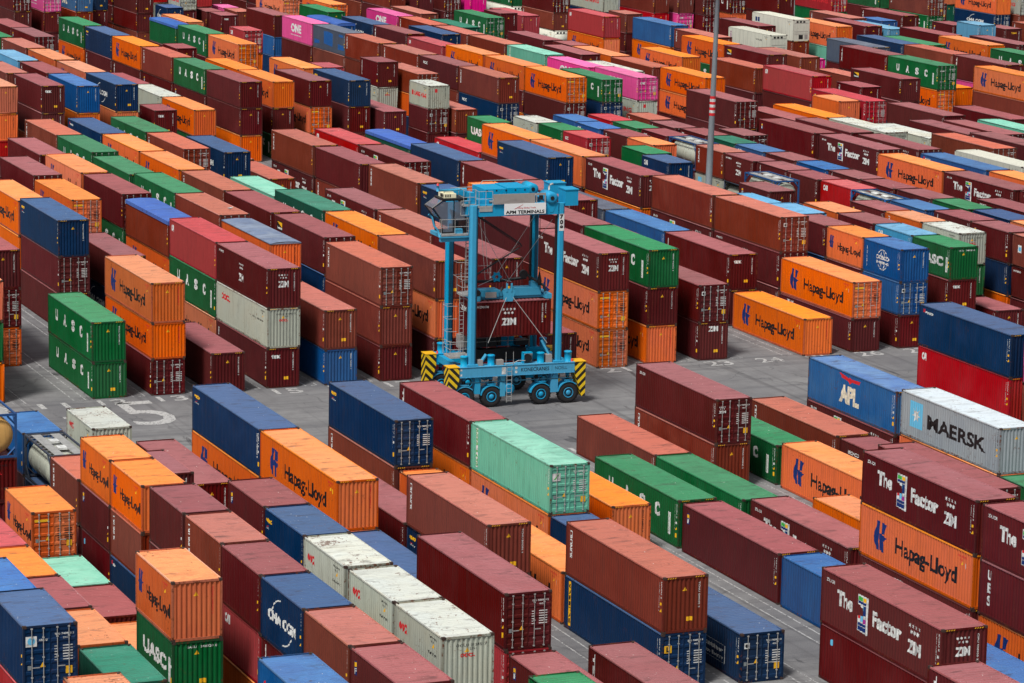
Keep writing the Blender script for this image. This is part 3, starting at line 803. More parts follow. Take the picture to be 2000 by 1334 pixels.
# ---------------------------------------------------------------- the stacks
# x of the end facing the near side, y of the left side, z of the floor, height, length in feet, look, 1 = single / 2 = mass / 0 = unseen, size in picture, label
DATA = """-140.33,32.92,0.00,2.591,20,R-R,0,0
-140.33,32.92,2.59,2.591,20,G-R,0,0
-140.33,32.92,5.18,2.896,20,U-R,1,709,short blue container; behind a navy one
-133.36,32.92,0.00,2.591,20,R-R,0,0
-133.36,32.92,2.59,2.896,20,R-R,2,130
-133.36,32.92,5.49,2.896,20,NkD,1,6402,short navy container with round door badge
-120.53,32.92,0.00,2.591,20,M-R,0,0
-120.53,32.92,2.59,2.591,20,O-R,0,0
-120.53,32.92,5.18,2.896,20,P-R,2,499
-165.30,37.20,0.00,2.650,20,R-R,0,0
-165.30,37.20,2.65,2.650,20,u-R,0,0
-159.11,37.20,0.00,2.591,20,B-R,0,0
-159.11,37.20,2.59,2.591,20,R-R,2,443
-152.93,37.20,0.00,2.591,20,M-R,0,0
-152.93,37.20,2.59,2.591,20,O-R,1,1074,short orange container; upper of two
-146.74,37.20,0.00,2.591,20,B-R,0,0
-146.74,37.20,2.59,2.591,20,M-R,1,1066,short maroon container; upper of two; behind a faded orange one
-140.37,37.20,0.00,2.591,20,N-R,0,0
-140.37,37.20,2.59,2.591,20,P-R,1,1506,short faded orange container; upper of two
-133.91,37.20,0.00,2.591,20,N-R,0,0
-133.91,37.20,2.59,2.591,20,H-R,1,2213,short dark green container; upper of two
-178.68,41.48,0.00,2.591,20,M-R,2,95
-178.68,41.48,2.59,2.591,20,MoR,1,599,short maroon container with small red lettering
-178.68,41.48,5.18,2.591,20,Y!-,1,878,yellow-ended tank container in a frame
-165.59,41.48,0.00,2.591,20,M-R,0,0
-165.59,41.48,2.59,2.591,20,OiD,1,4091,short orange container with blue emblem and black lettering
-158.61,41.48,0.00,2.896,20,T-R,1,1246,short pale teal container
-152.43,41.48,0.00,2.896,20,M-R,1,1494,short maroon container; in front of a pale teal one
-146.24,41.48,0.00,2.600,20,P-R,2,373
-139.44,41.48,0.00,2.591,20,M-R,0,0
-139.44,41.48,2.59,2.591,20,GuR,1,3547,short green container with spaced white capitals; under a faded orange one
-139.44,41.48,5.18,2.896,20,PiR,1,6914,short faded orange container with blue emblem and black lettering
-120.65,41.48,0.00,2.591,20,R-R,0,0
-120.65,41.48,2.59,2.591,20,M-R,0,0
-120.65,41.48,5.18,2.896,20,UXR,1,2040,short blue container with orange cross emblem
-184.71,45.76,0.00,2.591,20,M-R,2,87
-184.71,45.76,2.59,2.591,20,U-R,1,1035,short blue container; upper of two
-178.46,45.76,0.00,2.591,20,N-R,2,45
-178.46,45.76,2.59,2.591,20,W!-,1,1928,white tank container in a frame; on a navy one
-172.27,45.76,0.00,2.591,20,M-R,2,120
-172.27,45.76,2.59,2.591,20,BcR,1,1372,short red-brown container with white vertical lettering; on a maroon one
-165.63,45.76,0.00,2.591,20,MvR,1,826,short maroon container; bottom of three; behind a navy one
-165.63,45.76,2.59,2.591,20,MlR,1,1365,short maroon container with small square flag label; under an orange one
-165.63,45.76,5.18,2.591,20,OiR,1,2504,short orange container with blue emblem and black lettering; behind an orange one
-159.40,45.76,0.00,2.591,20,NSR,1,713,short navy container with small white corner lettering
-159.40,45.76,2.59,2.591,20,BcR,1,1409,short red-brown container with white vertical lettering; under an orange one
-159.40,45.76,5.18,2.591,20,OiR,1,3072,short orange container with blue emblem and black lettering; on a red-brown one
-151.94,45.76,0.00,2.591,20,M-R,0,0
-151.94,45.76,2.59,2.591,20,M-R,2,48
-151.94,45.76,5.18,2.896,20,M-R,1,3068,short maroon container; top of three; in front of an orange one
-145.62,45.76,0.00,2.591,20,B-R,0,0
-145.62,45.76,2.59,2.591,20,M-R,0,0
-145.62,45.76,5.18,2.896,20,BcR,1,2737,short red-brown container with white vertical lettering; in front of a maroon one
-139.43,45.76,0.00,2.591,20,O-R,2,425
-139.43,45.76,2.59,2.591,20,RaR,1,1903,short crimson container with short white corner letters; under a maroon one
-139.43,45.76,5.18,2.896,20,M-R,1,4020,short maroon container; on a crimson one
-133.25,45.76,0.00,2.591,20,M-R,0,0
-133.25,45.76,2.59,2.591,20,M1R,2,246
-133.25,45.76,5.18,2.896,20,NCR,1,4343,short navy container with white lettering between two arcs; on a maroon one
-127.06,45.76,0.00,2.591,20,M-R,0,0
-127.06,45.76,2.59,2.591,20,N-R,0,0
-127.06,45.76,5.18,2.896,20,B-R,1,3863,short red-brown container; in front of a navy one
-120.87,45.76,0.00,2.591,20,B-R,0,0
-120.87,45.76,2.59,2.591,20,M-R,0,0
-120.87,45.76,5.18,2.896,20,MlR,1,3094,short maroon container with small square flag label
-184.69,50.03,0.00,2.591,20,M-R,0,0
-184.69,50.03,2.59,2.591,20,WoR,1,1673,short white container with small red lettering; upper of two
-172.05,50.03,0.00,2.591,20,M-R,0,0
-172.05,50.03,2.59,2.591,20,M-R,1,621,short maroon container; upper of two
-151.97,50.03,0.00,2.591,20,O-R,0,0
-151.97,50.03,2.59,2.591,20,B-R,0,0
-151.97,50.03,5.18,2.896,20,MlR,1,2392,short maroon container with small square flag label; behind a navy one
-145.78,50.03,0.00,2.591,20,B-R,0,0
-145.78,50.03,2.59,2.591,20,O-R,0,0
-145.78,50.03,5.18,2.896,20,NsR,1,2654,short navy container with small yellow corner lettering
-139.60,50.03,0.00,2.591,20,M-R,0,0
-139.60,50.03,2.59,2.591,20,R-R,0,0
-139.60,50.03,5.18,2.896,20,WoR,1,3121,short white container with small red lettering; in front of a navy one
-133.08,50.03,0.00,2.591,20,N-R,0,0
-133.08,50.03,2.59,2.591,20,O-R,0,0
-133.08,50.03,5.18,2.896,20,WoR,1,3307,short white container; behind a white one; in front of a white one
-126.89,50.03,0.00,2.591,20,B-R,0,0
-126.89,50.03,2.59,2.591,20,M-R,0,0
-126.89,50.03,5.18,2.896,20,WoR,1,5958,short white container with small red lettering
-178.22,54.31,0.00,2.896,40,M-R,1,1773,long maroon container; near block; lane in line with painted 11; first from aisle
-152.61,58.59,0.00,2.900,40,N-R,1,1186,long navy container; behind a crimson one
-178.78,58.59,0.00,2.896,45,OhR,1,1220,long orange container with blue emblem and black lettering; under a navy one
-178.78,58.59,2.90,2.896,45,NsR,1,5049,long navy container with small yellow corner lettering; on an orange one
-164.93,58.59,0.00,2.896,45,O-R,2,14
-164.93,58.59,2.90,2.896,45,OhR,1,7428,long orange container; behind a navy one; in front of a navy one
-140.30,58.59,0.00,2.896,40,R-D,1,627,long crimson container; under a maroon one
-140.30,58.59,2.90,2.896,40,M-D,1,9808,long maroon container; on a crimson one
-165.70,62.87,0.00,2.896,40,M-R,1,1459,long maroon container; behind a navy one
-153.15,62.87,0.00,2.896,40,NsR,2,261
-153.15,62.87,2.90,2.896,40,BcR,1,6865,long red-brown container with white vertical lettering; upper of two; behind a maroon one
-178.70,67.14,0.00,2.896,40,BcR,1,1586,long red-brown container with white vertical lettering; under a navy one
-178.70,67.14,2.90,2.896,40,NsD,1,6423,long navy container with small yellow corner lettering; on a red-brown one
-165.61,67.14,0.00,2.896,40,O-R,2,300
-153.10,67.14,0.00,2.896,40,OhR,1,2175,long orange container; near block; lane in line with painted 14; third from aisle
-140.51,67.14,0.00,2.896,40,NLD,1,5557,long navy container with yellow lettering strip
-140.51,67.14,2.90,2.896,40,BcR,1,9999,long red-brown container with white vertical lettering; in front of an orange one; upper of two
-127.81,62.87,0.00,2.896,40,M1R,1,3025,long maroon container with white vertical digit; standing alone on the ground
-127.60,58.59,0.00,2.896,40,MlR,1,1609,long maroon container with small square flag label; standing alone on the ground
-115.21,54.31,0.00,2.896,40,M-R,0,0
-115.21,54.31,2.90,2.896,40,G-R,2,537
-164.87,71.42,0.00,2.896,40,OhR,1,1449,long orange container with blue emblem and black lettering; under a pale teal one
-164.87,71.42,2.90,2.896,40,TdD,1,7677,long pale teal container with white lettering strip; on an orange one
-177.19,71.42,0.00,2.896,40,OhR,1,663,long orange container; under a maroon one; behind an orange one
-177.19,71.42,2.90,2.896,40,M1R,1,3967,long maroon container with white vertical digit; on an orange one
-152.55,71.42,0.00,2.896,40,N-R,1,615,long navy container; behind a navy one
-140.24,71.42,0.00,2.591,40,NED,1,5460,long navy container with outlined white slogan
-165.57,75.70,0.00,2.896,40,O-R,1,2389,long orange container; standing alone on the ground; behind a maroon one
-165.67,79.98,0.00,2.896,40,GuR,1,4511,long green container; near block; lane in line with painted 17; first from aisle
-152.87,79.98,0.00,2.896,40,MlR,1,7319,long maroon container with small square flag label; behind a blue one
-140.34,79.98,0.00,2.896,40,U-R,1,2737,long blue container; behind a blue one
-178.15,84.25,0.00,2.591,40,B-R,1,3335,long red-brown container; standing alone on the ground
-165.83,84.25,0.00,2.591,40,G-R,1,2925,long green container; behind a maroon one
-152.70,84.25,0.00,2.896,40,MfR,1,3829,long maroon container with many-coloured digit between white words; standing alone on the ground
-127.84,75.70,0.00,2.896,40,MvR,1,3274,long maroon container; lower of two; in front of an orange one
-127.84,75.70,2.90,2.896,40,MfR,1,9999,long maroon container with many-coloured digit between white words; upper of two
-102.32,67.14,0.00,2.896,40,B-R,0,0
-102.32,67.14,2.90,2.896,40,O-R,0,0
-102.32,67.14,5.79,2.896,40,M1R,1,1431,long maroon container with white vertical digit; in front of a red-brown one
-139.49,84.25,0.00,2.896,40,MfR,1,872,long maroon container with many-coloured digit between white words; under an orange one
-139.49,84.25,2.90,2.896,40,OhR,1,6463,long orange container; near block; lane in line with painted 18; fourth from aisle
-139.49,84.25,5.79,2.896,40,MfR,1,9040,long maroon container; near block; lane in line with painted 18; fourth from aisle
-126.72,84.25,0.00,2.896,40,OhR,1,976,long orange container; near block; lane in line with painted 18; fifth from aisle
-126.72,84.25,2.90,2.896,40,MeR,1,2493,long maroon container with three spaced white letters
-126.72,84.25,5.79,2.896,40,MfR,1,2778,long maroon container; near block; lane in line with painted 18; fifth from aisle
-127.00,79.98,0.00,2.600,40,U-R,1,799,long blue container; in front of a blue one
-178.35,88.53,0.00,2.896,40,BcR,1,2574,long red-brown container with white vertical lettering; under a maroon one
-178.35,88.53,2.90,2.896,40,MqD,1,6595,long maroon container with small white corner lettering; on a red-brown one
-152.99,88.53,0.00,2.591,40,O-R,1,1115,long orange container; standing alone on the ground
-178.21,92.81,0.00,2.591,40,GuR,1,1958,long green container with spaced white capitals; behind an orange one
-165.40,92.81,0.00,2.896,40,OhR,1,3960,long orange container; in front of a green one
-153.08,92.81,0.00,2.591,40,O-R,0,0
-153.08,92.81,2.59,2.896,40,M-D,1,1393,long maroon container; doors this way; upper of two
-178.29,97.09,0.00,2.896,40,BcR,1,2961,long red-brown container with white vertical lettering; standing alone on the ground
-165.58,97.09,0.00,2.896,40,MnR,1,691,long maroon container with small white name
-178.37,101.36,0.00,2.591,40,MfR,1,727,long maroon container with many-coloured digit between white words; under a steel-blue one
-178.37,101.36,2.59,2.896,40,ApR,1,5354,long steel-blue container with red bird mark over cream letters; on a maroon one
-165.53,101.36,0.00,2.896,40,O-R,2,259
-165.53,101.36,2.90,2.896,40,FmR,1,7203,long pale grey container with star square and dark lettering
-153.17,101.36,0.00,2.896,40,G-R,2,223
-178.57,109.92,0.00,2.896,40,M-R,0,0
-178.57,109.92,2.90,2.896,40,RaR,1,3939,long crimson container with short white corner letters; under a navy one
-178.57,109.92,5.79,2.896,40,NSR,1,5614,long navy container with small white corner lettering; on a crimson one
-164.90,109.92,0.00,2.900,40,M-R,0,0
-164.90,109.92,2.90,2.900,40,B-R,2,67
-164.90,109.92,5.80,2.900,40,Y-R,2,6
-229.34,54.31,0.00,2.896,40,O-D,1,662,long orange container; doors this way; bottom of three
-229.34,54.31,2.90,2.896,40,M-D,1,677,long maroon container; middle of three; middle block; lane painted 11; first back
-229.34,54.31,5.79,2.896,40,M-R,1,907,long maroon container; top of three; middle block; lane painted 11; first back
-216.98,50.03,0.00,2.896,40,O-R,2,175
-216.98,50.03,2.90,2.896,40,G-R,2,167
-216.98,50.03,5.79,2.896,40,O-R,2,149
-216.36,58.59,0.00,2.591,40,GuR,1,2768,long green container with spaced white capitals; under a green one
-216.36,58.59,2.59,2.896,40,GuR,1,4164,long green container with spaced white capitals; on a green one
-241.83,62.87,0.00,2.896,40,M-R,1,1012,long maroon container; bottom of three; middle block; lane painted 13; second back
-241.83,62.87,2.90,2.896,40,M-D,1,2455,long maroon container; under a navy one; on a maroon one
-241.83,62.87,5.79,2.896,40,NsR,1,3245,long navy container with small yellow corner lettering; behind a faded orange one
-216.29,62.87,0.00,2.591,40,M-D,1,2096,long maroon container; bottom of three; in front of a maroon one
-216.29,62.87,2.59,2.591,40,OhR,1,2385,long orange container with blue emblem and black lettering; under a faded orange one
-216.29,62.87,5.18,2.896,40,PhR,1,4166,long faded orange container with blue emblem and black lettering; on an orange one
-240.79,67.14,0.00,2.896,40,NCR,2,318
-240.79,67.14,2.90,2.896,40,M-R,1,1249,long maroon container; on a navy one
-215.74,67.14,0.00,2.896,40,M-R,1,2988,long maroon container; standing alone on the ground; in front of a navy one
-253.89,67.14,0.00,2.591,40,O-R,0,0
-253.89,67.14,2.59,2.896,40,O-R,0,0
-253.89,67.14,5.49,2.896,40,OhD,1,1681,long orange container; top of three; middle block; lane painted 14; third back
-266.30,67.14,0.00,2.896,40,G-R,0,0
-266.30,67.14,2.90,2.896,40,M-R,0,0
-266.30,67.14,5.79,2.896,40,M-D,1,1260,long maroon container; doors this way; top of three; behind an orange one
-254.53,62.87,0.00,2.591,40,M-R,2,6
-254.53,62.87,2.59,2.896,40,O-R,2,247
-254.53,62.87,5.49,2.896,40,OhR,1,1179,long orange container with blue emblem and black lettering; on an orange one; top of three
-270.47,62.87,0.00,2.591,40,M-R,0,0
-270.47,62.87,2.59,2.591,40,M-R,0,0
-270.47,62.87,5.18,2.896,40,M-R,2,3
-228.58,71.42,0.00,2.896,40,PhR,2,512
-228.58,71.42,2.90,2.896,40,GuR,1,1462,long green container with spaced white capitals; under a crimson one
-228.58,71.42,5.79,2.896,40,RaR,1,2579,long crimson container with short white corner letters; on a green one
-216.25,71.42,0.00,2.896,40,MtR,1,2607,long maroon container with white end lettering; under a white one
-216.25,71.42,2.90,2.896,40,WoR,1,3276,long white container with small red lettering
-216.25,71.42,5.79,2.896,40,MzR,1,4244,long maroon container with white stars; on a white one
-240.89,71.42,0.00,2.591,40,B-R,0,0
-240.89,71.42,2.59,2.896,40,OhR,2,518
-240.89,71.42,5.49,2.896,40,B~R,1,2165,long red-brown container with a tarpaulin roof
-253.97,71.42,0.00,2.896,40,M-R,0,0
-253.97,71.42,2.90,2.896,40,GuR,2,330
-253.97,71.42,5.79,2.896,40,M-D,1,1880,long maroon container; on a green one
-266.93,71.42,0.00,2.896,40,O-R,0,0
-266.93,71.42,2.90,2.896,40,N-R,0,0
-266.93,71.42,5.79,2.896,40,OhR,1,1098,long orange container; top of three; middle block; lane painted 15; fifth back
-280.88,71.42,0.00,2.591,40,B-R,0,0
-280.88,71.42,2.59,2.896,40,R-R,0,0
-280.88,71.42,5.49,2.896,40,M-R,1,881,long maroon container; top of three; middle block; lane painted 15; sixth back
-216.04,75.70,0.00,2.591,40,U-R,1,1900,long blue container; under a red-brown one
-216.04,75.70,2.59,2.896,40,B-R,1,2991,long red-brown container; on a blue one
-228.53,75.70,0.00,2.591,40,R-R,0,0
-228.53,75.70,2.59,2.896,40,R-R,0,0
-228.53,75.70,5.49,2.896,40,O=R,1,1741,long orange container with a tarpaulin roof
-241.13,75.70,0.00,2.896,40,M-R,0,0
-241.13,75.70,2.90,2.896,40,M-R,0,0
-241.13,75.70,5.79,2.896,40,B-D,1,1451,long red-brown container; in front of a green one
-253.45,75.70,0.00,2.896,40,G-R,0,0
-253.45,75.70,2.90,2.896,40,G-R,0,0
-253.45,75.70,5.79,2.896,40,GuR,1,1184,long green container; behind a red-brown one; in front of a green one
-266.84,75.70,0.00,2.591,40,M-R,0,0
-266.84,75.70,2.59,2.896,40,O-R,0,0
-266.84,75.70,5.49,2.896,40,GuR,1,820,long green container; behind a green one; in front of a green one
-279.22,75.70,0.00,2.896,40,M-R,0,0
-279.22,75.70,2.90,2.896,40,M-R,0,0
-279.22,75.70,5.79,2.896,40,GuD,1,982,long green container with spaced white capitals; in front of a red-brown one
-291.55,75.70,0.00,2.896,40,O-R,0,0
-291.55,75.70,2.90,2.896,40,N-R,0,0
-291.55,75.70,5.79,2.896,40,BcR,1,891,long red-brown container with white vertical lettering; behind a green one
-216.15,79.98,0.00,2.591,40,M-R,1,1906,long maroon container; under a red-brown one
-216.15,79.98,2.59,2.896,40,BDR,1,2571,long red-brown container; under a red-brown one; on a maroon one
-216.15,79.98,5.49,2.896,40,BcD,1,4303,long red-brown container with white vertical lettering; on a red-brown one
-228.47,79.98,0.00,2.896,40,M-R,0,0
-228.47,79.98,2.90,2.896,40,N-R,2,400
-228.47,79.98,5.79,2.896,40,MbD,1,2224,long maroon container with yellow and white badge; on a navy one
-241.32,79.98,0.00,2.896,40,R-R,0,0
-241.32,79.98,2.90,2.896,40,O-R,0,0
-241.32,79.98,5.79,2.896,40,M-R,1,1359,long maroon container; behind a maroon one; in front of a red-brown one
-253.82,79.98,0.00,2.896,40,M-R,0,0
-253.82,79.98,2.90,2.896,40,N-R,0,0
-253.82,79.98,5.79,2.896,40,BcR,1,1080,long red-brown container with white vertical lettering; in front of an orange one; top of three
-266.52,79.98,0.00,2.896,40,M-R,0,0
-266.52,79.98,2.90,2.896,40,O-R,0,0
-266.52,79.98,5.79,2.896,40,OhR,1,1035,long orange container; behind a red-brown one; in front of an orange one
-279.02,79.98,0.00,2.896,40,O-R,0,0
-279.02,79.98,2.90,2.896,40,B-R,0,0
-279.02,79.98,5.79,2.896,40,OhR,1,926,long orange container; behind an orange one; in front of a navy one
-291.60,79.98,0.00,2.896,40,M-R,0,0
-291.60,79.98,2.90,2.896,40,M-R,0,0
-291.60,79.98,5.79,2.896,40,NSR,1,763,long navy container with small white corner lettering
-216.17,84.25,0.00,2.896,40,M-R,1,2109,long maroon container; bottom of three; middle block; lane painted 18; first back
-216.17,84.25,2.90,2.896,40,OhR,1,2119,long orange container; under a red-brown one
-216.17,84.25,5.79,2.896,40,B-R,1,3547,long red-brown container; on an orange one
-228.49,84.25,0.00,2.896,40,B-R,0,0
-228.49,84.25,2.90,2.896,40,G-R,0,0
-228.49,84.25,5.79,2.896,40,OhR,1,1453,long orange container; behind a red-brown one; in front of a dark green one
-241.11,84.25,0.00,2.896,40,B-R,0,0
-241.11,84.25,2.90,2.896,40,M-R,0,0
-241.11,84.25,5.79,2.896,40,HuR,1,1218,long dark green container with spaced white capitals
-253.43,84.25,0.00,2.591,40,R-R,0,0
-253.43,84.25,2.59,2.591,40,M-R,0,0
-253.43,84.25,5.18,2.896,40,T-R,1,594,long pale teal container; behind a dark green one
-279.18,84.25,0.00,2.896,40,M-R,0,0
-279.18,84.25,2.90,2.896,40,M-R,0,0
-279.18,84.25,5.79,2.896,40,BcD,1,1222,long red-brown container with white vertical lettering; behind a pale teal one
-291.70,84.25,0.00,2.896,40,B-R,0,0
-291.70,84.25,2.90,2.896,40,O-R,0,0
-291.70,84.25,5.79,2.896,40,GuR,1,750,long green container with spaced white capitals; behind a red-brown one
-215.93,88.53,0.00,2.896,40,M-R,1,2118,long maroon container; bottom of three; middle block; lane painted 19; first back
-215.93,88.53,2.90,2.896,40,O-R,1,2133,long orange container; under a maroon one; on a maroon one
-215.93,88.53,5.79,2.896,40,M-R,1,3388,long maroon container; top of three; in front of a red-brown one
-228.25,88.53,0.00,2.896,40,M-R,0,0
-228.25,88.53,2.90,2.896,40,N-R,0,0
-228.25,88.53,5.79,2.896,40,BcR,1,1335,long red-brown container; behind a maroon one; in front of a maroon one
-240.68,88.53,0.00,2.896,40,M-R,0,0
-240.68,88.53,2.90,2.896,40,M-R,0,0
-240.68,88.53,5.79,2.896,40,MfR,1,1186,long maroon container with many-coloured digit between white words; behind a red-brown one
-280.54,88.53,0.00,2.591,40,O-R,0,0
-280.54,88.53,2.59,2.591,40,M-R,0,0
-280.54,88.53,5.18,2.896,40,NCR,1,1496,long navy container with white lettering between two arcs
-280.43,92.81,0.00,2.591,40,M-R,0,0
-280.43,92.81,2.59,2.896,40,B-R,1,618,long red-brown container; upper of two; behind a maroon one
-292.76,92.81,0.00,2.647,40,R-R,0,0
-292.76,92.81,2.65,2.952,40,B-R,2,6
-215.60,92.81,0.00,2.896,40,M-R,1,2705,long maroon container; standing alone on the ground; middle block; lane painted 20; first back
-280.78,97.09,0.00,2.591,40,M-R,0,0
-280.78,97.09,2.59,2.896,40,MfR,2,530
-280.78,97.09,5.49,2.896,40,BcR,1,1800,long red-brown container with white vertical lettering; top of three; behind a maroon one
-267.92,97.09,0.00,2.591,40,M-R,0,0
-267.92,97.09,2.59,2.896,40,BcR,2,203
-267.92,97.09,5.49,2.896,40,M-R,1,2057,long maroon container; behind a red-brown one; in front of a red-brown one
-253.64,97.09,0.00,2.896,40,O-R,0,0
-253.64,97.09,2.90,2.896,40,R-R,0,0
-253.64,97.09,5.79,2.896,40,BcR,1,2167,long red-brown container with white vertical lettering; behind a navy one
-240.74,97.09,0.00,2.896,40,N-R,0,0
-240.74,97.09,2.90,2.896,40,M-R,0,0
-240.74,97.09,5.79,2.896,40,NsR,1,2389,long navy container with small yellow corner lettering; in front of a red-brown one
-228.22,97.09,0.00,2.896,40,M-R,2,127
-228.22,97.09,2.90,2.896,40,M-R,2,438
-228.22,97.09,5.79,2.896,40,M-R,1,2725,long maroon container; top of three; in front of a navy one
-215.86,97.09,0.00,2.896,40,PhD,1,2414,long faded orange container with blue emblem and black lettering; under an orange one
-215.86,97.09,2.90,2.896,40,OiD,1,3559,long orange container with blue emblem and black lettering; on a faded orange one
-215.86,97.09,5.79,2.896,40,MfR,1,4400,long maroon container with many-coloured digit between white words; on an orange one
-240.91,101.36,0.00,2.896,40,N-R,0,0
-240.91,101.36,2.90,2.896,40,B-R,0,0
-240.91,101.36,5.79,2.896,40,O-R,1,1106,long orange container; behind a maroon one; in front of a maroon one
-228.59,101.36,0.00,2.896,40,M-R,0,0
-228.59,101.36,2.90,2.896,40,O-R,0,0
-228.59,101.36,5.79,2.896,40,M-R,1,1257,long maroon container; behind a green one
-216.28,101.36,0.00,2.896,40,OhR,1,1814,long orange container with blue emblem and black lettering; bottom of three
-216.28,101.36,2.90,2.896,40,M-R,1,1872,long maroon container; under a green one; on an orange one
-216.28,101.36,5.79,2.896,40,GuR,1,3116,long green container; on a maroon one; in front of a maroon one
-280.58,101.36,0.00,2.591,40,M-R,0,0
-280.58,101.36,2.59,2.896,40,G-R,0,0
-280.58,101.36,5.49,2.896,40,RaR,1,780,long crimson container; ribbed end this way; top of three; behind a maroon one
-268.05,101.36,0.00,2.591,40,M-R,0,0
-268.05,101.36,2.59,2.896,40,O-R,0,0
-268.05,101.36,5.49,2.896,40,MfD,1,1050,long maroon container; behind an orange one; in front of a crimson one
-278.05,105.64,0.00,2.591,40,B-R,0,0
-278.05,105.64,2.59,2.896,40,G-R,0,0
-278.05,105.64,5.49,2.896,40,H~R,1,705,long dark green container with a tarpaulin roof
-265.73,105.64,0.00,2.896,40,N-R,0,0
-265.73,105.64,2.90,2.896,40,B-R,0,0
-265.73,105.64,5.79,2.896,40,N-R,1,1491,long navy container; in front of a dark green one
-253.29,105.64,0.00,2.896,40,O-R,0,0
-253.29,105.64,2.90,2.896,40,M-R,0,0
-253.29,105.64,5.79,2.896,40,M1R,1,1249,long maroon container; behind a maroon one; in front of a navy one
-240.90,105.64,0.00,2.896,40,R-R,0,0
-240.90,105.64,2.90,2.896,40,N-R,0,0
-240.90,105.64,5.79,2.896,40,M-R,1,1447,long maroon container; top of three; middle block; lane painted 23; second back
-216.28,105.64,0.00,2.896,40,MzR,1,1907,long maroon container with white stars; under a maroon one
-216.28,105.64,2.90,2.896,40,MlD,1,2369,long maroon container with small square flag label; upper of two
-241.78,109.92,0.00,2.591,40,G-R,0,0
-241.78,109.92,2.59,2.896,40,RaR,2,7
-265.62,114.20,0.00,2.896,40,O-R,0,0
-265.62,114.20,2.90,2.896,40,M-R,0,1
-265.62,114.20,5.79,2.896,40,NsR,1,2411,long navy container with small yellow corner lettering; behind a slate grey one
-253.30,114.20,0.00,2.896,40,B-R,0,0
-253.30,114.20,2.90,2.896,40,E-R,2,341
-240.78,114.20,0.00,2.896,40,N-R,0,0
-240.78,114.20,2.90,2.896,40,U-R,1,1351,long blue container; upper of two
-228.46,114.20,0.00,2.896,40,M-R,2,199
-228.46,114.20,2.90,2.896,40,MtR,1,3340,long maroon container with white end lettering; upper of two
-215.53,114.20,0.00,2.896,40,OhR,1,4533,long orange container; standing alone on the ground; middle block; lane painted 25; first back
-280.07,118.47,0.00,2.591,40,M-R,0,0
-280.07,118.47,2.59,2.896,40,MlR,2,89
-280.07,118.47,5.49,2.896,40,OhR,1,1080,long orange container; top of three; middle block; lane painted 26; sixth back
-267.75,118.47,0.00,2.591,40,O-R,0,0
-267.75,118.47,2.59,2.896,40,M-R,2,49
-267.75,118.47,5.49,2.896,40,O-R,1,1004,long orange container; on a maroon one
-254.83,118.47,0.00,2.591,40,M-R,0,0
-254.83,118.47,2.59,2.896,40,OhR,2,278
-254.83,118.47,5.49,2.896,40,MfR,1,2654,long maroon container; top of three; middle block; lane painted 26; fourth back
-240.60,118.47,0.00,2.896,40,M-R,0,0
-240.60,118.47,2.90,2.896,40,MfR,2,487
-240.60,118.47,5.79,2.896,40,B-R,1,2730,long red-brown container; top of three; behind a red-brown one
-228.13,118.47,0.00,2.896,40,M-R,2,203
-228.13,118.47,2.90,2.896,40,MzD,1,1291,long maroon container with white stars; under a red-brown one
-228.13,118.47,5.79,2.896,40,B-D,1,3985,long red-brown container; behind an orange one; in front of a red-brown one
-215.77,118.47,0.00,2.591,40,MwR,1,1832,long maroon container with white letters
-215.77,118.47,2.59,2.896,40,OhD,1,4511,long orange container; upper of two; middle block; lane painted 26; first back
-292.73,118.47,0.00,2.591,40,O-R,0,0
-292.73,118.47,2.59,2.896,40,RaR,2,558
-216.14,122.75,0.00,2.590,20,M-R,1,1266,short maroon container; under a blue one
-216.14,122.75,2.59,2.590,20,U-D,1,1507,short blue container; under a blue one
-216.14,122.75,5.18,2.590,20,UKR,1,2542,short blue container with white globe emblem
-222.32,122.75,0.00,2.590,20,N-R,0,0
-222.32,122.75,2.59,2.590,20,M-R,2,154
-222.32,122.75,5.18,2.590,20,OiR,1,1562,short orange container with blue emblem and black lettering; behind a blue one
-228.51,122.75,0.00,2.590,20,B-R,0,0
-228.51,122.75,2.59,2.590,20,N-R,2,76
-228.51,122.75,5.18,2.590,20,M-R,1,886,short maroon container; on a navy one
-234.73,123.60,0.00,2.590,20,M-R,0,0
-234.73,123.60,2.59,2.590,20,B-R,0,0
-234.73,123.60,5.18,2.590,20,u-R,2,313
-240.92,122.75,0.00,2.590,20,G-R,0,0
-240.92,122.75,2.59,2.590,20,M-R,0,0
-240.92,122.75,5.18,2.590,20,u-R,2,177
-216.03,127.03,0.00,2.590,20,M-R,0,0
-216.03,127.03,2.59,2.590,20,MtR,1,1223,short maroon container with white end lettering; under a green one
-216.03,127.03,5.18,2.590,20,GuR,1,2100,short green container with spaced white capitals; on a maroon one
-222.21,127.03,0.00,2.590,20,O-R,0,0
-222.21,127.03,2.59,2.590,20,B-R,0,0
-222.21,127.03,5.18,2.590,20,uaR,1,634,short light blue container with short white corner letters
-228.40,127.03,0.00,2.590,20,G-R,0,0
-228.40,127.03,2.59,2.590,20,R-R,0,0
-228.40,127.03,5.18,2.590,20,M-R,1,596,short maroon container; behind a light blue one
-234.61,127.03,0.00,2.590,20,M-R,0,0
-234.61,127.03,2.59,2.590,20,B-R,0,0
-234.61,127.03,5.18,2.590,20,PcR,2,487
-246.83,127.03,0.00,2.590,20,M-R,0,0
-246.83,127.03,2.59,2.590,20,M-R,0,0
-246.83,127.03,5.18,2.590,20,MlR,1,768,short maroon container with small square flag label; in front of a navy one
-265.54,126.22,0.00,2.590,20,M-R,0,0
-265.54,126.22,2.59,2.590,20,O-R,0,0
-265.54,126.22,5.18,2.590,20,NaR,1,887,short navy container with short white corner letters
-271.88,127.03,0.00,2.590,20,G-R,0,0
-271.88,127.03,2.59,2.590,20,M-R,0,0
-271.88,127.03,5.18,2.590,20,G-R,2,541
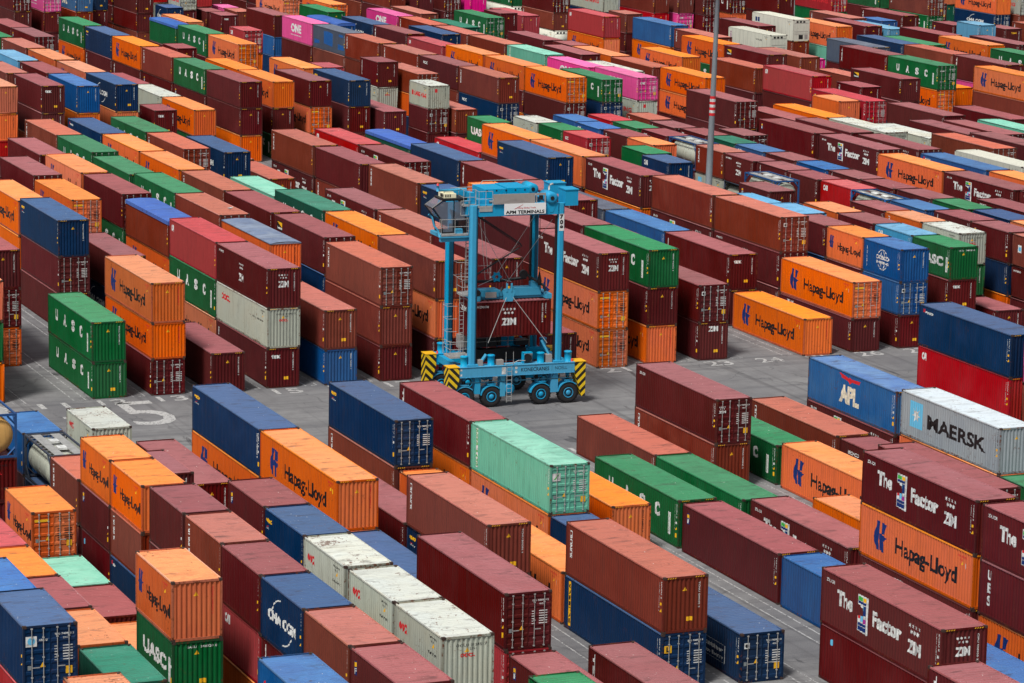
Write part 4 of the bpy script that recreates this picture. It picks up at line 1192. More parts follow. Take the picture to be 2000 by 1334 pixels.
-283.72,126.07,0.00,2.590,20,M-R,0,0
-283.72,126.07,2.59,2.590,20,M-R,0,0
-283.72,126.07,5.18,2.590,20,RrD,1,816,short crimson container with small white letters; in front of a green one
-289.90,126.09,0.00,2.590,20,B-R,0,0
-289.90,126.09,2.59,2.590,20,N-R,0,0
-289.90,126.09,5.18,2.590,20,G-R,2,453
-296.09,125.90,0.00,2.590,20,M-R,0,0
-296.09,125.90,2.59,2.590,20,R-R,0,0
-296.09,125.90,5.18,2.590,20,W-R,2,434
-297.08,121.24,0.00,2.590,20,B-R,0,0
-297.08,121.24,2.59,2.590,20,N-R,0,0
-297.08,121.24,5.18,2.590,20,GuR,1,562,short green container with spaced white capitals; behind a light blue one
-215.80,131.31,0.00,2.591,20,M-R,1,782,short maroon container; standing alone on the ground
-221.98,131.31,0.00,2.590,20,M-R,0,1
-221.98,131.31,2.59,2.590,20,G-R,2,242
-221.98,131.31,5.18,2.590,20,WoR,1,1046,short white container with small red lettering; on a green one
-228.17,131.31,0.00,2.590,20,M-R,0,0
-228.17,131.31,2.59,2.590,20,O-R,0,0
-228.17,131.31,5.18,2.590,20,PcR,1,585,short faded orange container with white vertical lettering; behind a white one
-234.35,131.31,0.00,2.590,20,R-R,0,0
-234.35,131.31,2.59,2.590,20,N-R,0,0
-234.35,131.31,5.18,2.590,20,MlR,2,552
-252.46,130.35,0.00,2.590,20,B-R,0,0
-252.46,130.35,2.59,2.590,20,M-R,0,0
-252.46,130.35,5.18,2.590,20,W!-,1,642,white tank container in a frame; behind a maroon one
-277.58,130.20,0.00,2.590,20,B-R,0,0
-277.58,130.20,2.59,2.590,20,B-R,0,0
-277.58,130.20,5.18,2.590,20,O-R,2,473
-289.95,130.11,0.00,2.590,20,B-R,0,0
-289.95,130.11,2.59,2.590,20,B-R,0,0
-289.95,130.11,5.18,2.590,20,UaR,2,324
-283.77,130.40,0.00,2.590,20,M-R,0,0
-283.77,130.40,2.59,2.590,20,B-R,0,0
-283.77,130.40,5.18,2.590,20,McR,1,577,short maroon container with white vertical lettering; behind an orange one
-296.16,130.31,0.00,2.590,20,M-R,0,0
-296.16,130.31,2.59,2.590,20,O-R,0,0
-296.16,130.31,5.18,2.590,20,U-R,2,306
-295.66,133.96,0.00,2.590,20,O-R,0,0
-295.66,133.96,2.59,2.590,20,M-R,0,0
-295.66,133.96,5.18,2.590,20,RrR,2,276
-289.48,134.05,0.00,2.590,20,N-R,0,0
-289.48,134.05,2.59,2.590,20,M-R,0,0
-289.48,134.05,5.18,2.590,20,G-R,2,302
-283.30,134.36,0.00,2.590,20,M-R,0,0
-283.30,134.36,2.59,2.590,20,O-R,0,0
-283.30,134.36,5.18,2.590,20,MaR,2,334
-277.11,134.46,0.00,2.590,20,N-R,0,0
-277.11,134.46,2.59,2.590,20,M-R,2,12
-277.11,134.46,5.18,2.590,20,W!-,1,625,white tank container in a frame; on a maroon one
-270.93,134.39,0.00,2.590,20,N-R,0,0
-270.93,134.39,2.59,2.590,20,WmR,2,254
-270.93,134.39,5.18,2.590,20,BcR,1,1005,short red-brown container with white vertical lettering; on a white one
-264.74,134.41,0.00,2.590,20,B-R,0,0
-264.74,134.41,2.59,2.590,20,W!-,2,137
-264.74,134.41,5.18,2.590,20,MzR,1,910,short maroon container with white stars
-258.56,134.70,0.00,2.590,20,B-R,0,0
-258.56,134.70,2.59,2.590,20,M-R,0,0
-258.56,134.70,5.18,2.590,20,M1R,2,458
-252.38,134.59,0.00,2.590,20,M-R,0,0
-252.38,134.59,2.59,2.590,20,M-R,2,6
-252.38,134.59,5.18,2.590,20,M1R,1,848,short maroon container with white vertical digit; behind a crimson one
-246.19,134.75,0.00,2.590,20,M-R,0,0
-246.19,134.75,2.59,2.590,20,M-R,0,0
-246.19,134.75,5.18,2.590,20,RaR,1,851,short crimson container with short white corner letters
-239.96,134.40,0.00,2.590,20,M-R,0,0
-239.96,134.40,2.59,2.590,20,M-R,0,0
-239.96,134.40,5.18,2.590,20,W!-,2,486
-233.78,134.85,0.00,2.590,20,M-R,0,0
-233.78,134.85,2.59,2.590,20,R-R,0,0
-233.78,134.85,5.18,2.590,20,UaR,2,490
-227.59,135.58,0.00,2.590,20,M-R,0,0
-227.59,135.58,2.59,2.590,20,B-R,0,0
-227.59,135.58,5.18,2.590,20,M1R,1,577,short maroon container; top of three; middle block; fourth lane right of painted 26; third back
-221.41,135.58,0.00,2.590,20,O-R,2,200
-221.41,135.58,2.59,2.590,20,N-R,1,841,short navy container; on an orange one
-221.41,135.58,5.18,2.590,20,MlR,1,1272,short maroon container with small square flag label; on a navy one
-214.88,135.58,0.00,2.590,20,M-R,2,103
-214.88,135.58,2.59,2.590,20,MzR,2,402
-214.88,135.58,5.18,2.590,20,BjR,2,370
-295.53,138.28,0.00,2.590,20,M-R,0,0
-295.53,138.28,2.59,2.590,20,O-R,0,0
-295.53,138.28,5.18,2.590,20,BcR,2,311
-288.90,137.86,0.00,2.590,20,O-R,0,0
-288.90,137.86,2.59,2.590,20,N-R,0,0
-288.90,137.86,5.18,2.590,20,M1D,2,295
-276.51,138.38,0.00,2.590,20,M-R,0,0
-276.51,138.38,2.59,2.590,20,M-R,0,0
-276.51,138.38,5.18,2.590,20,H-R,2,329
-270.32,138.27,0.00,2.590,20,N-R,0,0
-270.32,138.27,2.59,2.590,20,M-R,0,0
-270.32,138.27,5.18,2.590,20,UaR,2,352
-264.14,138.40,0.00,2.590,20,G-R,0,0
-264.14,138.40,2.59,2.590,20,O-R,0,0
-264.14,138.40,5.18,2.590,20,M-R,2,356
-257.96,138.41,0.00,2.590,20,M-R,0,0
-257.96,138.41,2.59,2.590,20,M-R,0,0
-257.96,138.41,5.18,2.590,20,U-R,2,380
-251.78,138.50,0.00,2.590,20,O-R,0,0
-251.78,138.50,2.59,2.590,20,N-R,0,0
-251.78,138.50,5.18,2.590,20,M1R,2,397
-245.60,138.42,0.00,2.590,20,B-R,0,0
-245.60,138.42,2.59,2.590,20,O-R,0,0
-245.60,138.42,5.18,2.590,20,MlR,2,441
-239.42,138.64,0.00,2.590,20,R-R,0,0
-239.42,138.64,2.59,2.590,20,N-R,0,0
-239.42,138.64,5.18,2.590,20,M-R,2,480
-233.24,138.73,0.00,2.590,20,M-R,0,0
-233.24,138.73,2.59,2.590,20,N-R,0,0
-233.24,138.73,5.18,2.590,20,G-R,2,459
-227.06,139.05,0.00,2.590,20,M-R,0,0
-227.06,139.05,2.59,2.590,20,O-R,0,0
-227.06,139.05,5.18,2.590,20,N-R,2,426
-220.88,138.95,0.00,2.590,20,B-R,0,0
-220.88,138.95,2.59,2.590,20,M-R,0,0
-220.88,138.95,5.18,2.590,20,O-R,2,69
-282.72,138.36,0.00,2.590,20,M-R,0,0
-282.72,138.36,2.59,2.590,20,B-R,0,0
-282.72,138.36,5.18,2.590,20,MqR,2,316
-281.67,142.03,0.00,2.590,20,M-R,0,0
-281.67,142.03,2.59,2.590,20,B-R,0,0
-281.67,142.03,5.18,2.590,20,M-D,2,445
-226.33,142.54,0.00,2.590,40,B-R,0,0
-226.33,142.54,2.59,2.590,40,M-R,0,0
-226.33,142.54,5.18,2.590,40,MzR,2,464
-242.04,148.42,0.00,2.590,40,O-R,0,0
-242.04,148.42,2.59,2.590,40,M-R,0,0
-242.04,148.42,5.18,2.590,40,MfR,1,1808,long maroon container; behind a maroon one; in front of an orange one
-254.47,148.42,0.00,2.590,40,O-R,0,0
-254.47,148.42,2.59,2.590,40,B-R,0,0
-254.47,148.42,5.18,2.590,40,OhR,1,1989,long orange container; top of three; middle block; seventh lane right of painted 26; third back
-268.96,149.85,0.00,2.590,40,M-R,0,0
-268.96,149.85,2.59,2.590,40,M-R,0,0
-268.96,149.85,5.18,2.590,40,MfD,1,2029,long maroon container; behind an orange one; in front of a maroon one
-281.71,149.61,0.00,2.590,40,R-R,0,0
-281.71,149.61,2.59,2.590,40,O-R,0,0
-281.71,149.61,5.18,2.590,40,MlR,1,1789,long maroon container; top of three; middle block; seventh lane right of painted 26; fifth back
-229.50,148.84,0.00,2.590,40,O-R,0,0
-229.50,148.84,2.59,2.590,40,O-R,0,0
-229.50,148.84,5.18,2.590,40,MfR,2,38
-253.83,152.69,0.00,2.590,40,G-R,0,0
-253.83,152.69,2.59,2.590,40,M-R,0,0
-253.83,152.69,5.18,2.590,40,USR,1,828,long blue container with small white corner lettering
-241.25,152.69,0.00,2.590,40,B-R,0,0
-241.25,152.69,2.59,2.590,40,M-R,0,0
-241.25,152.69,5.18,2.590,40,O-R,2,340
-267.98,153.69,0.00,2.590,40,B-R,0,0
-267.98,153.69,2.59,2.590,40,M-R,0,0
-267.98,153.69,5.18,2.590,40,MfD,1,780,long maroon container with many-coloured digit between white words; behind a blue one
-281.21,153.56,0.00,2.590,40,O-R,0,0
-281.21,153.56,2.59,2.590,40,R-R,0,0
-281.21,153.56,5.18,2.590,40,M-R,1,626,long maroon container; top of three; middle block; eighth lane right of painted 26; fourth back
-294.20,154.06,0.00,2.467,40,M-R,0,0
-294.20,154.06,2.47,2.467,40,M-R,0,0
-294.20,154.06,4.93,2.467,40,MqR,2,393
-254.84,156.97,0.00,2.590,40,M-R,0,0
-254.84,156.97,2.59,2.590,40,N-R,0,0
-254.84,156.97,5.18,2.590,40,WgR,1,725,long white container with small grey lettering
-280.44,156.97,0.00,2.590,40,O-R,0,0
-280.44,156.97,2.59,2.590,40,G-R,0,0
-280.44,156.97,5.18,2.590,40,W-D,1,614,long white container; behind a white one
-292.94,156.97,0.00,2.590,40,M-R,0,0
-292.94,156.97,2.59,2.590,40,N-R,0,0
-292.94,156.97,5.18,2.590,40,O-R,2,557
-279.15,161.25,0.00,2.400,40,M-R,0,0
-279.15,161.25,2.40,2.400,40,B-R,0,0
-279.15,161.25,4.80,2.400,40,W-R,2,432
-266.83,161.25,0.00,2.590,40,O-R,0,0
-266.83,161.25,2.59,2.590,40,B-R,0,0
-266.83,161.25,5.18,2.590,40,B-D,1,1179,long red-brown container; in front of a white one
-278.95,165.53,0.00,2.500,40,O-R,0,0
-278.95,165.53,2.50,2.500,40,M-R,0,0
-278.95,165.53,5.00,2.500,40,M-R,1,612,long maroon container; in front of a crimson one
-266.58,165.53,0.00,2.590,40,M-R,0,0
-266.58,165.53,2.59,2.590,40,M-R,0,0
-266.58,165.53,5.18,2.590,40,McR,1,573,long maroon container with white vertical lettering
-291.11,169.80,0.00,2.590,40,O-R,0,0
-291.11,169.80,2.59,2.590,40,R-R,0,0
-291.11,169.80,5.18,2.590,40,M-R,1,1111,long maroon container; top of three; middle block; twelfth lane right of painted 26; third back
-276.08,167.92,0.00,2.590,40,M-R,0,0
-276.08,167.92,2.59,2.590,40,M-R,0,0
-276.08,167.92,5.18,2.590,40,MzD,2,510
-275.67,171.73,0.00,2.590,40,M-R,0,0
-275.67,171.73,2.59,2.590,40,R-R,0,0
-275.67,171.73,5.18,2.590,40,T-R,2,343
-286.75,175.25,0.00,2.590,40,M-R,0,0
-286.75,175.25,2.59,2.590,40,M-R,0,0
-286.75,175.25,5.18,2.590,40,M-R,1,698,long maroon container; top of three; middle block; twelfth lane right of painted 26; first back
-298.34,161.25,0.00,2.897,20,B-R,0,0
-298.34,161.25,2.90,2.897,20,M-R,0,0
-298.34,161.25,5.79,2.897,20,O-R,1,833,short orange container; behind a white one
-297.63,164.05,0.00,2.897,40,N-R,0,0
-297.63,164.05,2.90,2.897,40,M-R,0,0
-297.63,164.05,5.79,2.897,40,RlD,1,971,long crimson container with small square flag label
-300.34,150.31,0.00,2.897,40,M-R,0,0
-300.34,150.31,2.90,2.897,40,M-R,2,273
-300.34,150.31,5.79,2.897,40,M-D,1,2249,long maroon container; doors this way; top of three; behind a maroon one
-396.03,97.09,0.00,2.591,40,O-R,0,0
-396.03,97.09,2.59,2.896,40,B-R,0,0
-396.03,97.09,5.49,2.896,40,M-R,2,248
-383.71,97.09,0.00,2.591,40,O-R,0,0
-383.71,97.09,2.59,2.896,40,O-R,0,0
-383.71,97.09,5.49,2.896,40,MlD,1,568,long maroon container; far block; second back in lane 6 from the left edge
-387.56,92.81,0.00,2.591,40,G-R,0,0
-387.56,92.81,2.59,2.591,40,B-R,0,0
-387.56,92.81,5.18,2.896,40,G-R,2,61
-371.29,92.81,0.00,2.591,40,G-R,0,0
-371.29,92.81,2.59,2.896,40,M-R,0,0
-371.29,92.81,5.49,2.896,40,BcR,2,434
-358.14,92.81,0.00,2.591,40,M-R,0,0
-358.14,92.81,2.59,2.896,40,M-R,0,0
-358.14,92.81,5.49,2.896,40,PhR,2,461
-344.87,92.81,0.00,2.591,40,M-R,0,0
-344.87,92.81,2.59,2.896,40,M-R,0,0
-344.87,92.81,5.49,2.896,40,PhR,2,467
-358.03,88.53,0.00,2.591,40,M-R,0,0
-358.03,88.53,2.59,2.896,40,R-R,0,0
-358.03,88.53,5.49,2.896,40,u-R,2,392
-344.88,88.53,0.00,2.591,40,G-R,0,0
-344.88,88.53,2.59,2.896,40,G-R,0,0
-344.88,88.53,5.49,2.896,40,M1R,2,444
-332.22,88.53,0.00,2.591,40,B-R,0,0
-332.22,88.53,2.59,2.896,40,O-R,2,229
-332.22,88.53,5.49,2.896,40,UgR,1,1329,long blue container with small grey lettering
-332.55,92.81,0.00,2.591,40,R-R,0,0
-332.55,92.81,2.59,2.896,40,O-R,2,296
-332.55,92.81,5.49,2.896,40,NCR,1,1418,long navy container with white lettering between two arcs; on an orange one
-345.92,84.25,0.00,2.591,40,O-R,0,0
-345.92,84.25,2.59,2.896,40,M-R,0,0
-345.92,84.25,5.49,2.896,40,B-R,2,302
-330.57,84.25,0.00,2.896,40,O-R,2,46
-330.57,84.25,2.90,2.896,40,M-R,2,530
-330.57,84.25,5.79,2.896,40,MtR,1,1625,long maroon container with white end lettering; in front of a red-brown one
-333.59,79.98,0.00,2.591,40,R-R,2,112
-333.59,79.98,2.59,2.896,40,O-R,2,451
-333.59,79.98,5.49,2.896,40,P-R,2,560
-357.25,101.36,0.00,2.591,40,B-R,0,0
-357.25,101.36,2.59,2.896,40,M-R,2,159
-344.78,101.36,0.00,2.591,40,B-R,2,2
-344.78,101.36,2.59,2.896,40,W-R,2,557
-332.14,101.36,0.00,2.591,40,G-R,2,51
-332.14,101.36,2.59,2.896,40,OhR,1,1429,long orange container with blue emblem and black lettering; on a green one
-332.55,97.09,0.00,2.591,20,O-R,0,0
-332.55,97.09,2.59,2.896,20,MtR,1,777,short maroon container with white end lettering; upper of two
-393.44,105.64,0.00,2.896,40,M-R,0,0
-393.44,105.64,2.90,2.896,40,OhR,2,357
-393.44,105.64,5.79,2.896,40,GuR,1,785,long green container with spaced white capitals; behind a navy one
-380.51,105.64,0.00,2.896,40,R-R,0,0
-380.51,105.64,2.90,2.896,40,McR,2,373
-380.51,105.64,5.79,2.896,40,NsR,1,850,long navy container with small yellow corner lettering; in front of a green one
-367.82,105.64,0.00,2.896,40,N-R,0,0
-367.82,105.64,2.90,2.896,40,M1R,2,284
-367.82,105.64,5.79,2.896,40,OhR,1,950,long orange container; behind a red-brown one; in front of a navy one
-354.84,105.64,0.00,2.896,40,O-R,0,0
-354.84,105.64,2.90,2.896,40,MlR,2,278
-354.84,105.64,5.79,2.896,40,BcR,1,1009,long red-brown container; behind a green one; in front of an orange one
-342.10,105.64,0.00,2.896,40,B-R,0,0
-342.10,105.64,2.90,2.896,40,MlR,2,312
-342.10,105.64,5.79,2.896,40,GuR,1,1127,long green container; far block; second back in lane 8 from the left edge
-329.42,105.64,0.00,2.896,40,O-R,1,696,long orange container; far block; first back in lane 8 from the left edge
-329.42,105.64,2.90,2.896,40,M-R,1,1315,long maroon container; on an orange one; in front of a maroon one
-329.42,105.64,5.79,2.896,40,M-R,1,1756,long maroon container; on a maroon one; in front of a green one
-396.08,118.47,0.00,2.591,40,M-R,0,0
-396.08,118.47,2.59,2.591,40,M-R,2,25
-396.08,118.47,5.18,2.896,40,G~R,1,726,long green container with a tarpaulin roof
-383.21,118.47,0.00,2.591,40,M-R,0,0
-383.21,118.47,2.59,2.896,40,M-R,2,35
-383.21,118.47,5.49,2.896,40,GuR,1,774,long green container with spaced white capitals; top of three; behind an orange one
-370.27,118.47,0.00,2.591,40,O-R,0,0
-370.27,118.47,2.59,2.896,40,O-R,0,0
-370.27,118.47,5.49,2.896,40,OhD,1,1209,long orange container; behind an orange one; in front of a green one
-367.19,109.92,0.00,2.590,20,O-R,0,0
-367.19,109.92,2.59,2.895,20,M-R,0,0
-367.19,109.92,5.49,2.895,20,M-R,2,289
-383.11,123.30,0.00,2.896,20,G-R,0,0
-383.11,123.30,2.90,2.896,20,O-R,2,75
-383.11,123.30,5.79,2.896,20,RaD,2,487
-343.86,109.92,0.00,2.591,40,R-R,0,0
-343.86,109.92,2.59,2.896,40,R-R,0,0
-343.86,109.92,5.49,2.896,40,O-R,2,358
-331.43,109.92,0.00,2.591,40,GuR,2,226
-331.43,109.92,2.59,2.896,40,M-R,1,716,long maroon container; under an orange one; on a green one
-331.43,109.92,5.49,2.896,40,OhR,1,1206,long orange container; far block; first back in lane 9 from the left edge
-346.24,118.47,0.00,2.591,40,O-R,0,0
-346.24,118.47,2.59,2.591,40,M-R,0,0
-346.24,118.47,5.18,2.896,40,OhR,2,528
-331.32,114.20,0.00,2.591,40,B-R,2,5
-331.32,114.20,2.59,2.896,40,OhD,1,901,long orange container; doors this way; middle of three
-331.32,114.20,5.49,2.896,40,M-R,1,1378,long maroon container; on an orange one
-371.58,129.94,0.00,2.600,20,M-R,0,0
-371.58,129.94,2.60,2.600,20,R-R,2,150
-330.74,118.47,0.00,2.591,40,B-R,2,22
-330.74,118.47,2.59,2.896,40,M-R,1,968,long maroon container; under a navy one; on a red-brown one
-330.74,118.47,5.49,2.896,40,NsR,1,1400,long navy container with small yellow corner lettering
-328.14,121.68,0.00,2.591,40,M-R,0,0
-328.14,121.68,2.59,2.591,40,M-R,1,928,long maroon container; ribbed end this way; upper of two
-345.08,127.03,0.00,2.896,20,N-R,0,0
-345.08,127.03,2.90,2.896,20,WoR,2,455
-345.08,127.03,5.79,2.896,20,M1R,1,1029,short maroon container with white vertical digit; on a white one
-340.16,130.12,0.00,2.590,40,N-R,2,41
-340.16,130.12,2.59,2.590,40,O-R,2,208
-340.16,130.12,5.18,2.590,40,BcD,1,638,long red-brown container with white vertical lettering; on an orange one
-329.03,127.03,0.00,2.590,20,M-R,2,319
-329.03,127.03,2.59,2.590,20,M-D,1,945,short maroon container; under a white one; on a maroon one
-329.03,127.03,5.18,2.590,20,WyR,1,1084,short white container with red lettering; in front of a maroon one
-327.84,129.88,0.00,2.600,40,M-R,2,75
-327.84,129.88,2.60,2.600,40,B-R,1,611,long red-brown container; upper of two; in front of an orange one
-408.18,135.58,0.00,2.591,40,N-R,2,121
-408.18,135.58,2.59,2.591,40,U-R,2,371
-408.18,135.58,5.18,2.896,40,M-R,1,866,long maroon container; on a blue one
-392.94,135.58,0.00,2.591,40,M-R,0,0
-392.94,135.58,2.59,2.896,40,M-R,2,529
-392.94,135.58,5.49,2.896,40,YNR,1,855,long pink container with huge white capitals; behind a slate grey one
-380.39,135.58,0.00,2.591,40,R-R,0,0
-380.39,135.58,2.59,2.896,40,B-R,2,388
-380.39,135.58,5.49,2.896,40,E!R,1,937,long slate grey container; on a red-brown one
-368.01,135.58,0.00,2.591,40,M-R,0,0
-368.01,135.58,2.59,2.896,40,B-R,2,216
-368.01,135.58,5.49,2.896,40,BcR,1,903,long red-brown container with white vertical lettering; in front of a slate grey one
-354.58,135.58,0.00,2.591,40,O-R,0,0
-354.58,135.58,2.59,2.896,40,B-R,0,0
-354.58,135.58,5.49,2.896,40,BcR,1,696,long red-brown container with white vertical lettering; in front of a red-brown one
-341.91,135.58,0.00,2.591,40,M-R,0,0
-341.91,135.58,2.59,2.896,40,B-R,2,103
-341.91,135.58,5.49,2.896,40,MrR,1,950,long maroon container with small white letters
-329.59,135.58,0.00,2.591,40,B-R,0,0
-329.59,135.58,2.59,2.896,40,NrD,1,867,long navy container with small white letters; under a red-brown one
-329.59,135.58,5.49,2.896,40,BcR,1,1835,long red-brown container; on a navy one; in front of a maroon one
-395.21,139.86,0.00,2.591,40,M-R,0,0
-395.21,139.86,2.59,2.591,40,R-R,0,0
-395.21,139.86,5.18,2.896,40,U~R,2,294
-393.61,144.14,0.00,2.591,40,M-R,0,0
-393.61,144.14,2.59,2.591,40,M-R,0,0
-393.61,144.14,5.18,2.896,40,NCR,2,418
-381.24,144.14,0.00,2.591,40,B-R,0,0
-381.24,144.14,2.59,2.591,40,N-R,0,0
-381.24,144.14,5.18,2.896,40,M1R,1,604,long maroon container with white vertical digit; behind a crimson one
-368.82,144.14,0.00,2.591,40,B-R,0,0
-368.82,144.14,2.59,2.591,40,O-R,0,0
-368.82,144.14,5.18,2.591,40,RaR,2,522
-355.63,144.14,0.00,2.591,40,N-R,0,0
-355.63,144.14,2.59,2.591,40,G-R,0,0
-355.63,144.14,5.18,2.896,40,OhR,1,682,long orange container; behind an orange one; in front of a crimson one
-342.89,144.14,0.00,2.591,40,O-R,2,13
-342.89,144.14,2.59,2.591,40,M-R,2,106
-342.89,144.14,5.18,2.896,40,OiR,1,783,long orange container; behind an orange one; in front of an orange one
-330.57,144.14,0.00,2.591,40,N-R,2,4
-330.57,144.14,2.59,2.591,40,M-D,1,998,long maroon container; far block; first back in lane 17 from the left edge
-330.57,144.14,5.18,2.896,40,OhD,1,1841,long orange container; far block; first back in lane 17 from the left edge
-379.71,148.42,0.00,2.591,40,M-R,0,0
-379.71,148.42,2.59,2.591,40,G-R,0,0
-379.71,148.42,5.18,2.896,40,NgR,2,509
-330.17,148.42,0.00,2.591,40,B-R,0,0
-330.17,148.42,2.59,2.591,40,NrD,2,454
-330.17,148.42,5.18,2.591,40,GuD,1,1123,long green container with spaced white capitals; on a navy one
-407.41,152.69,0.00,2.591,40,O-R,0,0
-407.41,152.69,2.59,2.591,40,R-R,0,0
-407.41,152.69,5.18,2.591,40,YNR,2,475
-394.79,152.69,0.00,2.591,40,M-R,0,0
-394.79,152.69,2.59,2.591,40,N-R,0,0
-394.79,152.69,5.18,2.591,40,BcR,2,346
-381.85,152.69,0.00,2.591,40,B-R,0,0
-381.85,152.69,2.59,2.591,40,M-R,0,0
-381.85,152.69,5.18,2.591,40,B1R,2,303
-369.27,152.69,0.00,2.591,40,O-R,0,0
-369.27,152.69,2.59,2.591,40,G-R,0,0
-369.27,152.69,5.18,2.591,40,B-R,1,601,long red-brown container; behind a pale teal one
-356.69,152.69,0.00,2.591,40,M-R,0,0
-356.69,152.69,2.59,2.591,40,B-R,0,0
-356.69,152.69,5.18,2.591,40,TdR,1,684,long pale teal container with white lettering strip
-342.33,151.99,0.00,2.600,40,R-R,0,0
-342.33,151.99,2.60,2.600,40,M-R,0,0
-342.33,151.99,5.20,2.600,40,YNR,2,500
-330.01,152.69,0.00,2.633,40,O-R,0,0
-330.01,152.69,2.63,2.633,40,WyR,2,458
-330.01,152.69,5.27,2.633,40,YND,1,1213,long pink container with huge white capitals; on a white one
-355.65,156.97,0.00,2.600,40,R-R,0,0
-355.65,156.97,2.60,2.600,40,B-R,0,0
-355.65,156.97,5.20,2.600,40,M-R,2,500
-353.40,159.95,0.00,2.600,40,M-R,0,0
-353.40,159.95,2.60,2.600,40,M-R,0,0
-353.40,159.95,5.20,2.600,40,P-R,2,323
-372.81,159.45,0.00,2.600,40,B-R,0,0
-372.81,159.45,2.60,2.600,40,M-R,0,0
-372.81,159.45,5.20,2.600,40,M-R,2,536
-366.08,160.27,0.00,2.600,20,O-R,0,0
-366.08,160.27,2.60,2.600,20,M-R,0,0
-366.08,160.27,5.20,2.600,20,M-R,2,146
-340.34,155.81,0.00,2.467,40,M-R,0,0
-340.34,155.81,2.47,2.467,40,R-R,0,0
-340.34,155.81,4.93,2.467,40,W-R,2,171
-340.50,159.49,0.00,2.600,40,R-R,2,3
-340.50,159.49,2.60,2.600,40,R-R,2,41
-340.50,159.49,5.20,2.600,40,B-R,1,576,long red-brown container; in front of a faded orange one
-328.18,160.24,0.00,2.633,40,M-R,2,107
-328.18,160.24,2.63,2.633,40,OhD,1,609,long orange container with blue emblem and black lettering; under an orange one
-328.18,160.24,5.27,2.633,40,OhR,1,1349,long orange container with blue emblem and black lettering; on an orange one; top of three
-384.87,182.64,0.00,2.591,40,B-R,0,0
-384.87,182.64,2.59,2.591,40,OhR,2,256
-384.87,182.64,5.18,2.896,40,U-R,1,1099,long blue container; on an orange one
-350.64,167.96,0.00,2.590,40,M-R,0,0
-350.64,167.96,2.59,2.590,40,B-R,0,0
-350.64,167.96,5.18,2.590,40,OhR,1,919,long orange container; behind a red-brown one; in front of a crimson one
-371.80,182.64,0.00,2.590,40,M-R,0,0
-371.80,182.64,2.59,2.590,40,M-R,2,15
-371.80,182.64,5.18,2.590,40,BcR,2,429
-360.57,178.36,0.00,2.591,40,R-R,0,0
-360.57,178.36,2.59,2.591,40,GuR,2,78
-360.57,178.36,5.18,2.896,40,OhR,1,935,long orange container; behind a maroon one; in front of a crimson one
-348.25,178.36,0.00,2.591,40,N-R,0,0
-348.25,178.36,2.59,2.591,40,O-R,0,0
-348.25,178.36,5.18,2.896,40,MbR,1,889,long maroon container with yellow and white badge; in front of an orange one
-334.76,169.80,0.00,2.591,40,M-R,0,0
-334.76,169.80,2.59,2.591,40,M-R,2,298
-334.76,169.80,5.18,2.896,40,B-R,1,1399,long red-brown container; behind a crimson one
-320.63,169.80,0.00,2.896,40,B-R,0,0
-320.63,169.80,2.90,2.896,40,M-R,2,441
-320.63,169.80,5.79,2.896,40,RaR,1,1739,long crimson container with short white corner letters; on a maroon one
-358.60,186.22,0.00,2.591,40,O-R,0,0
-358.60,186.22,2.59,2.591,40,G-R,0,0
-346.04,181.68,0.00,2.633,40,M-R,0,0
-346.04,181.68,2.63,2.633,40,O-R,0,0
-346.04,181.68,5.27,2.633,40,B-R,1,613,long red-brown container; behind a maroon one; in front of a red-brown one
-384.73,195.47,0.00,2.591,40,O-R,0,0
-384.73,195.47,2.59,2.591,40,M-R,0,0
-384.73,195.47,5.18,2.591,40,M-R,2,510
-372.98,191.19,0.00,2.591,40,B-R,0,0
-372.98,191.19,2.59,2.591,40,M-R,0,0
-372.98,191.19,5.18,2.591,40,W*R,1,975,long white refrigerated container; behind a maroon one
-383.16,199.75,0.00,2.896,40,M-R,0,0
-383.16,199.75,2.90,2.896,40,B-R,2,241
-383.16,199.75,5.79,2.896,40,W@R,1,1045,long white refrigerated container; on a red-brown one
-402.79,208.30,0.00,2.591,40,G-R,0,0
-402.79,208.30,2.59,2.591,40,U-D,0,0
-379.15,204.02,0.00,2.591,40,G-R,0,1
-379.15,204.02,2.59,2.591,40,T-R,2,216
-379.15,204.02,5.18,2.896,40,OhR,1,805,long orange container with blue emblem and black lettering; on a pale teal one
-372.22,196.43,0.00,2.300,20,N-R,0,0
-372.22,196.43,2.30,2.300,20,Y-R,2,54
-392.49,213.40,0.00,2.590,40,O-R,0,0
-392.49,213.40,2.59,2.590,40,M-R,0,0
-392.49,213.40,5.18,2.590,40,BcR,2,336
-378.85,208.30,0.00,2.591,40,O-R,0,0
-378.85,208.30,2.59,2.591,40,R-R,0,0
-378.85,208.30,5.18,2.896,40,M-R,2,521
-377.57,211.11,0.00,2.590,40,M-R,0,0
-377.57,211.11,2.59,2.590,40,R-R,0,0
-377.57,211.11,5.18,2.590,40,u-R,2,206
-391.76,217.89,0.00,2.467,20,M-R,0,0
-391.76,217.89,2.47,2.467,20,M-R,0,0
-391.76,217.89,4.93,2.467,20,U-R,2,198
-353.45,195.47,0.00,2.591,40,M-R,0,0
-353.45,195.47,2.59,2.591,40,M-R,2,81
-353.45,195.47,5.18,2.896,40,E-R,1,576,long slate grey container; on a maroon one
-353.46,199.75,0.00,2.591,40,B-R,0,0
-353.46,199.75,2.59,2.896,40,R-R,0,0
-353.46,199.75,5.49,2.896,40,N-R,2,499
-342.05,191.19,0.00,2.591,40,M-R,0,0
-342.05,191.19,2.59,2.896,40,M-R,2,9
-342.05,191.19,5.49,2.896,40,M1R,1,1107,long maroon container with white vertical digit; on a maroon one
-329.73,191.19,0.00,2.591,40,G-R,0,0
-329.73,191.19,2.59,2.896,40,OhD,1,671,long orange container with blue emblem and black lettering; under a green one
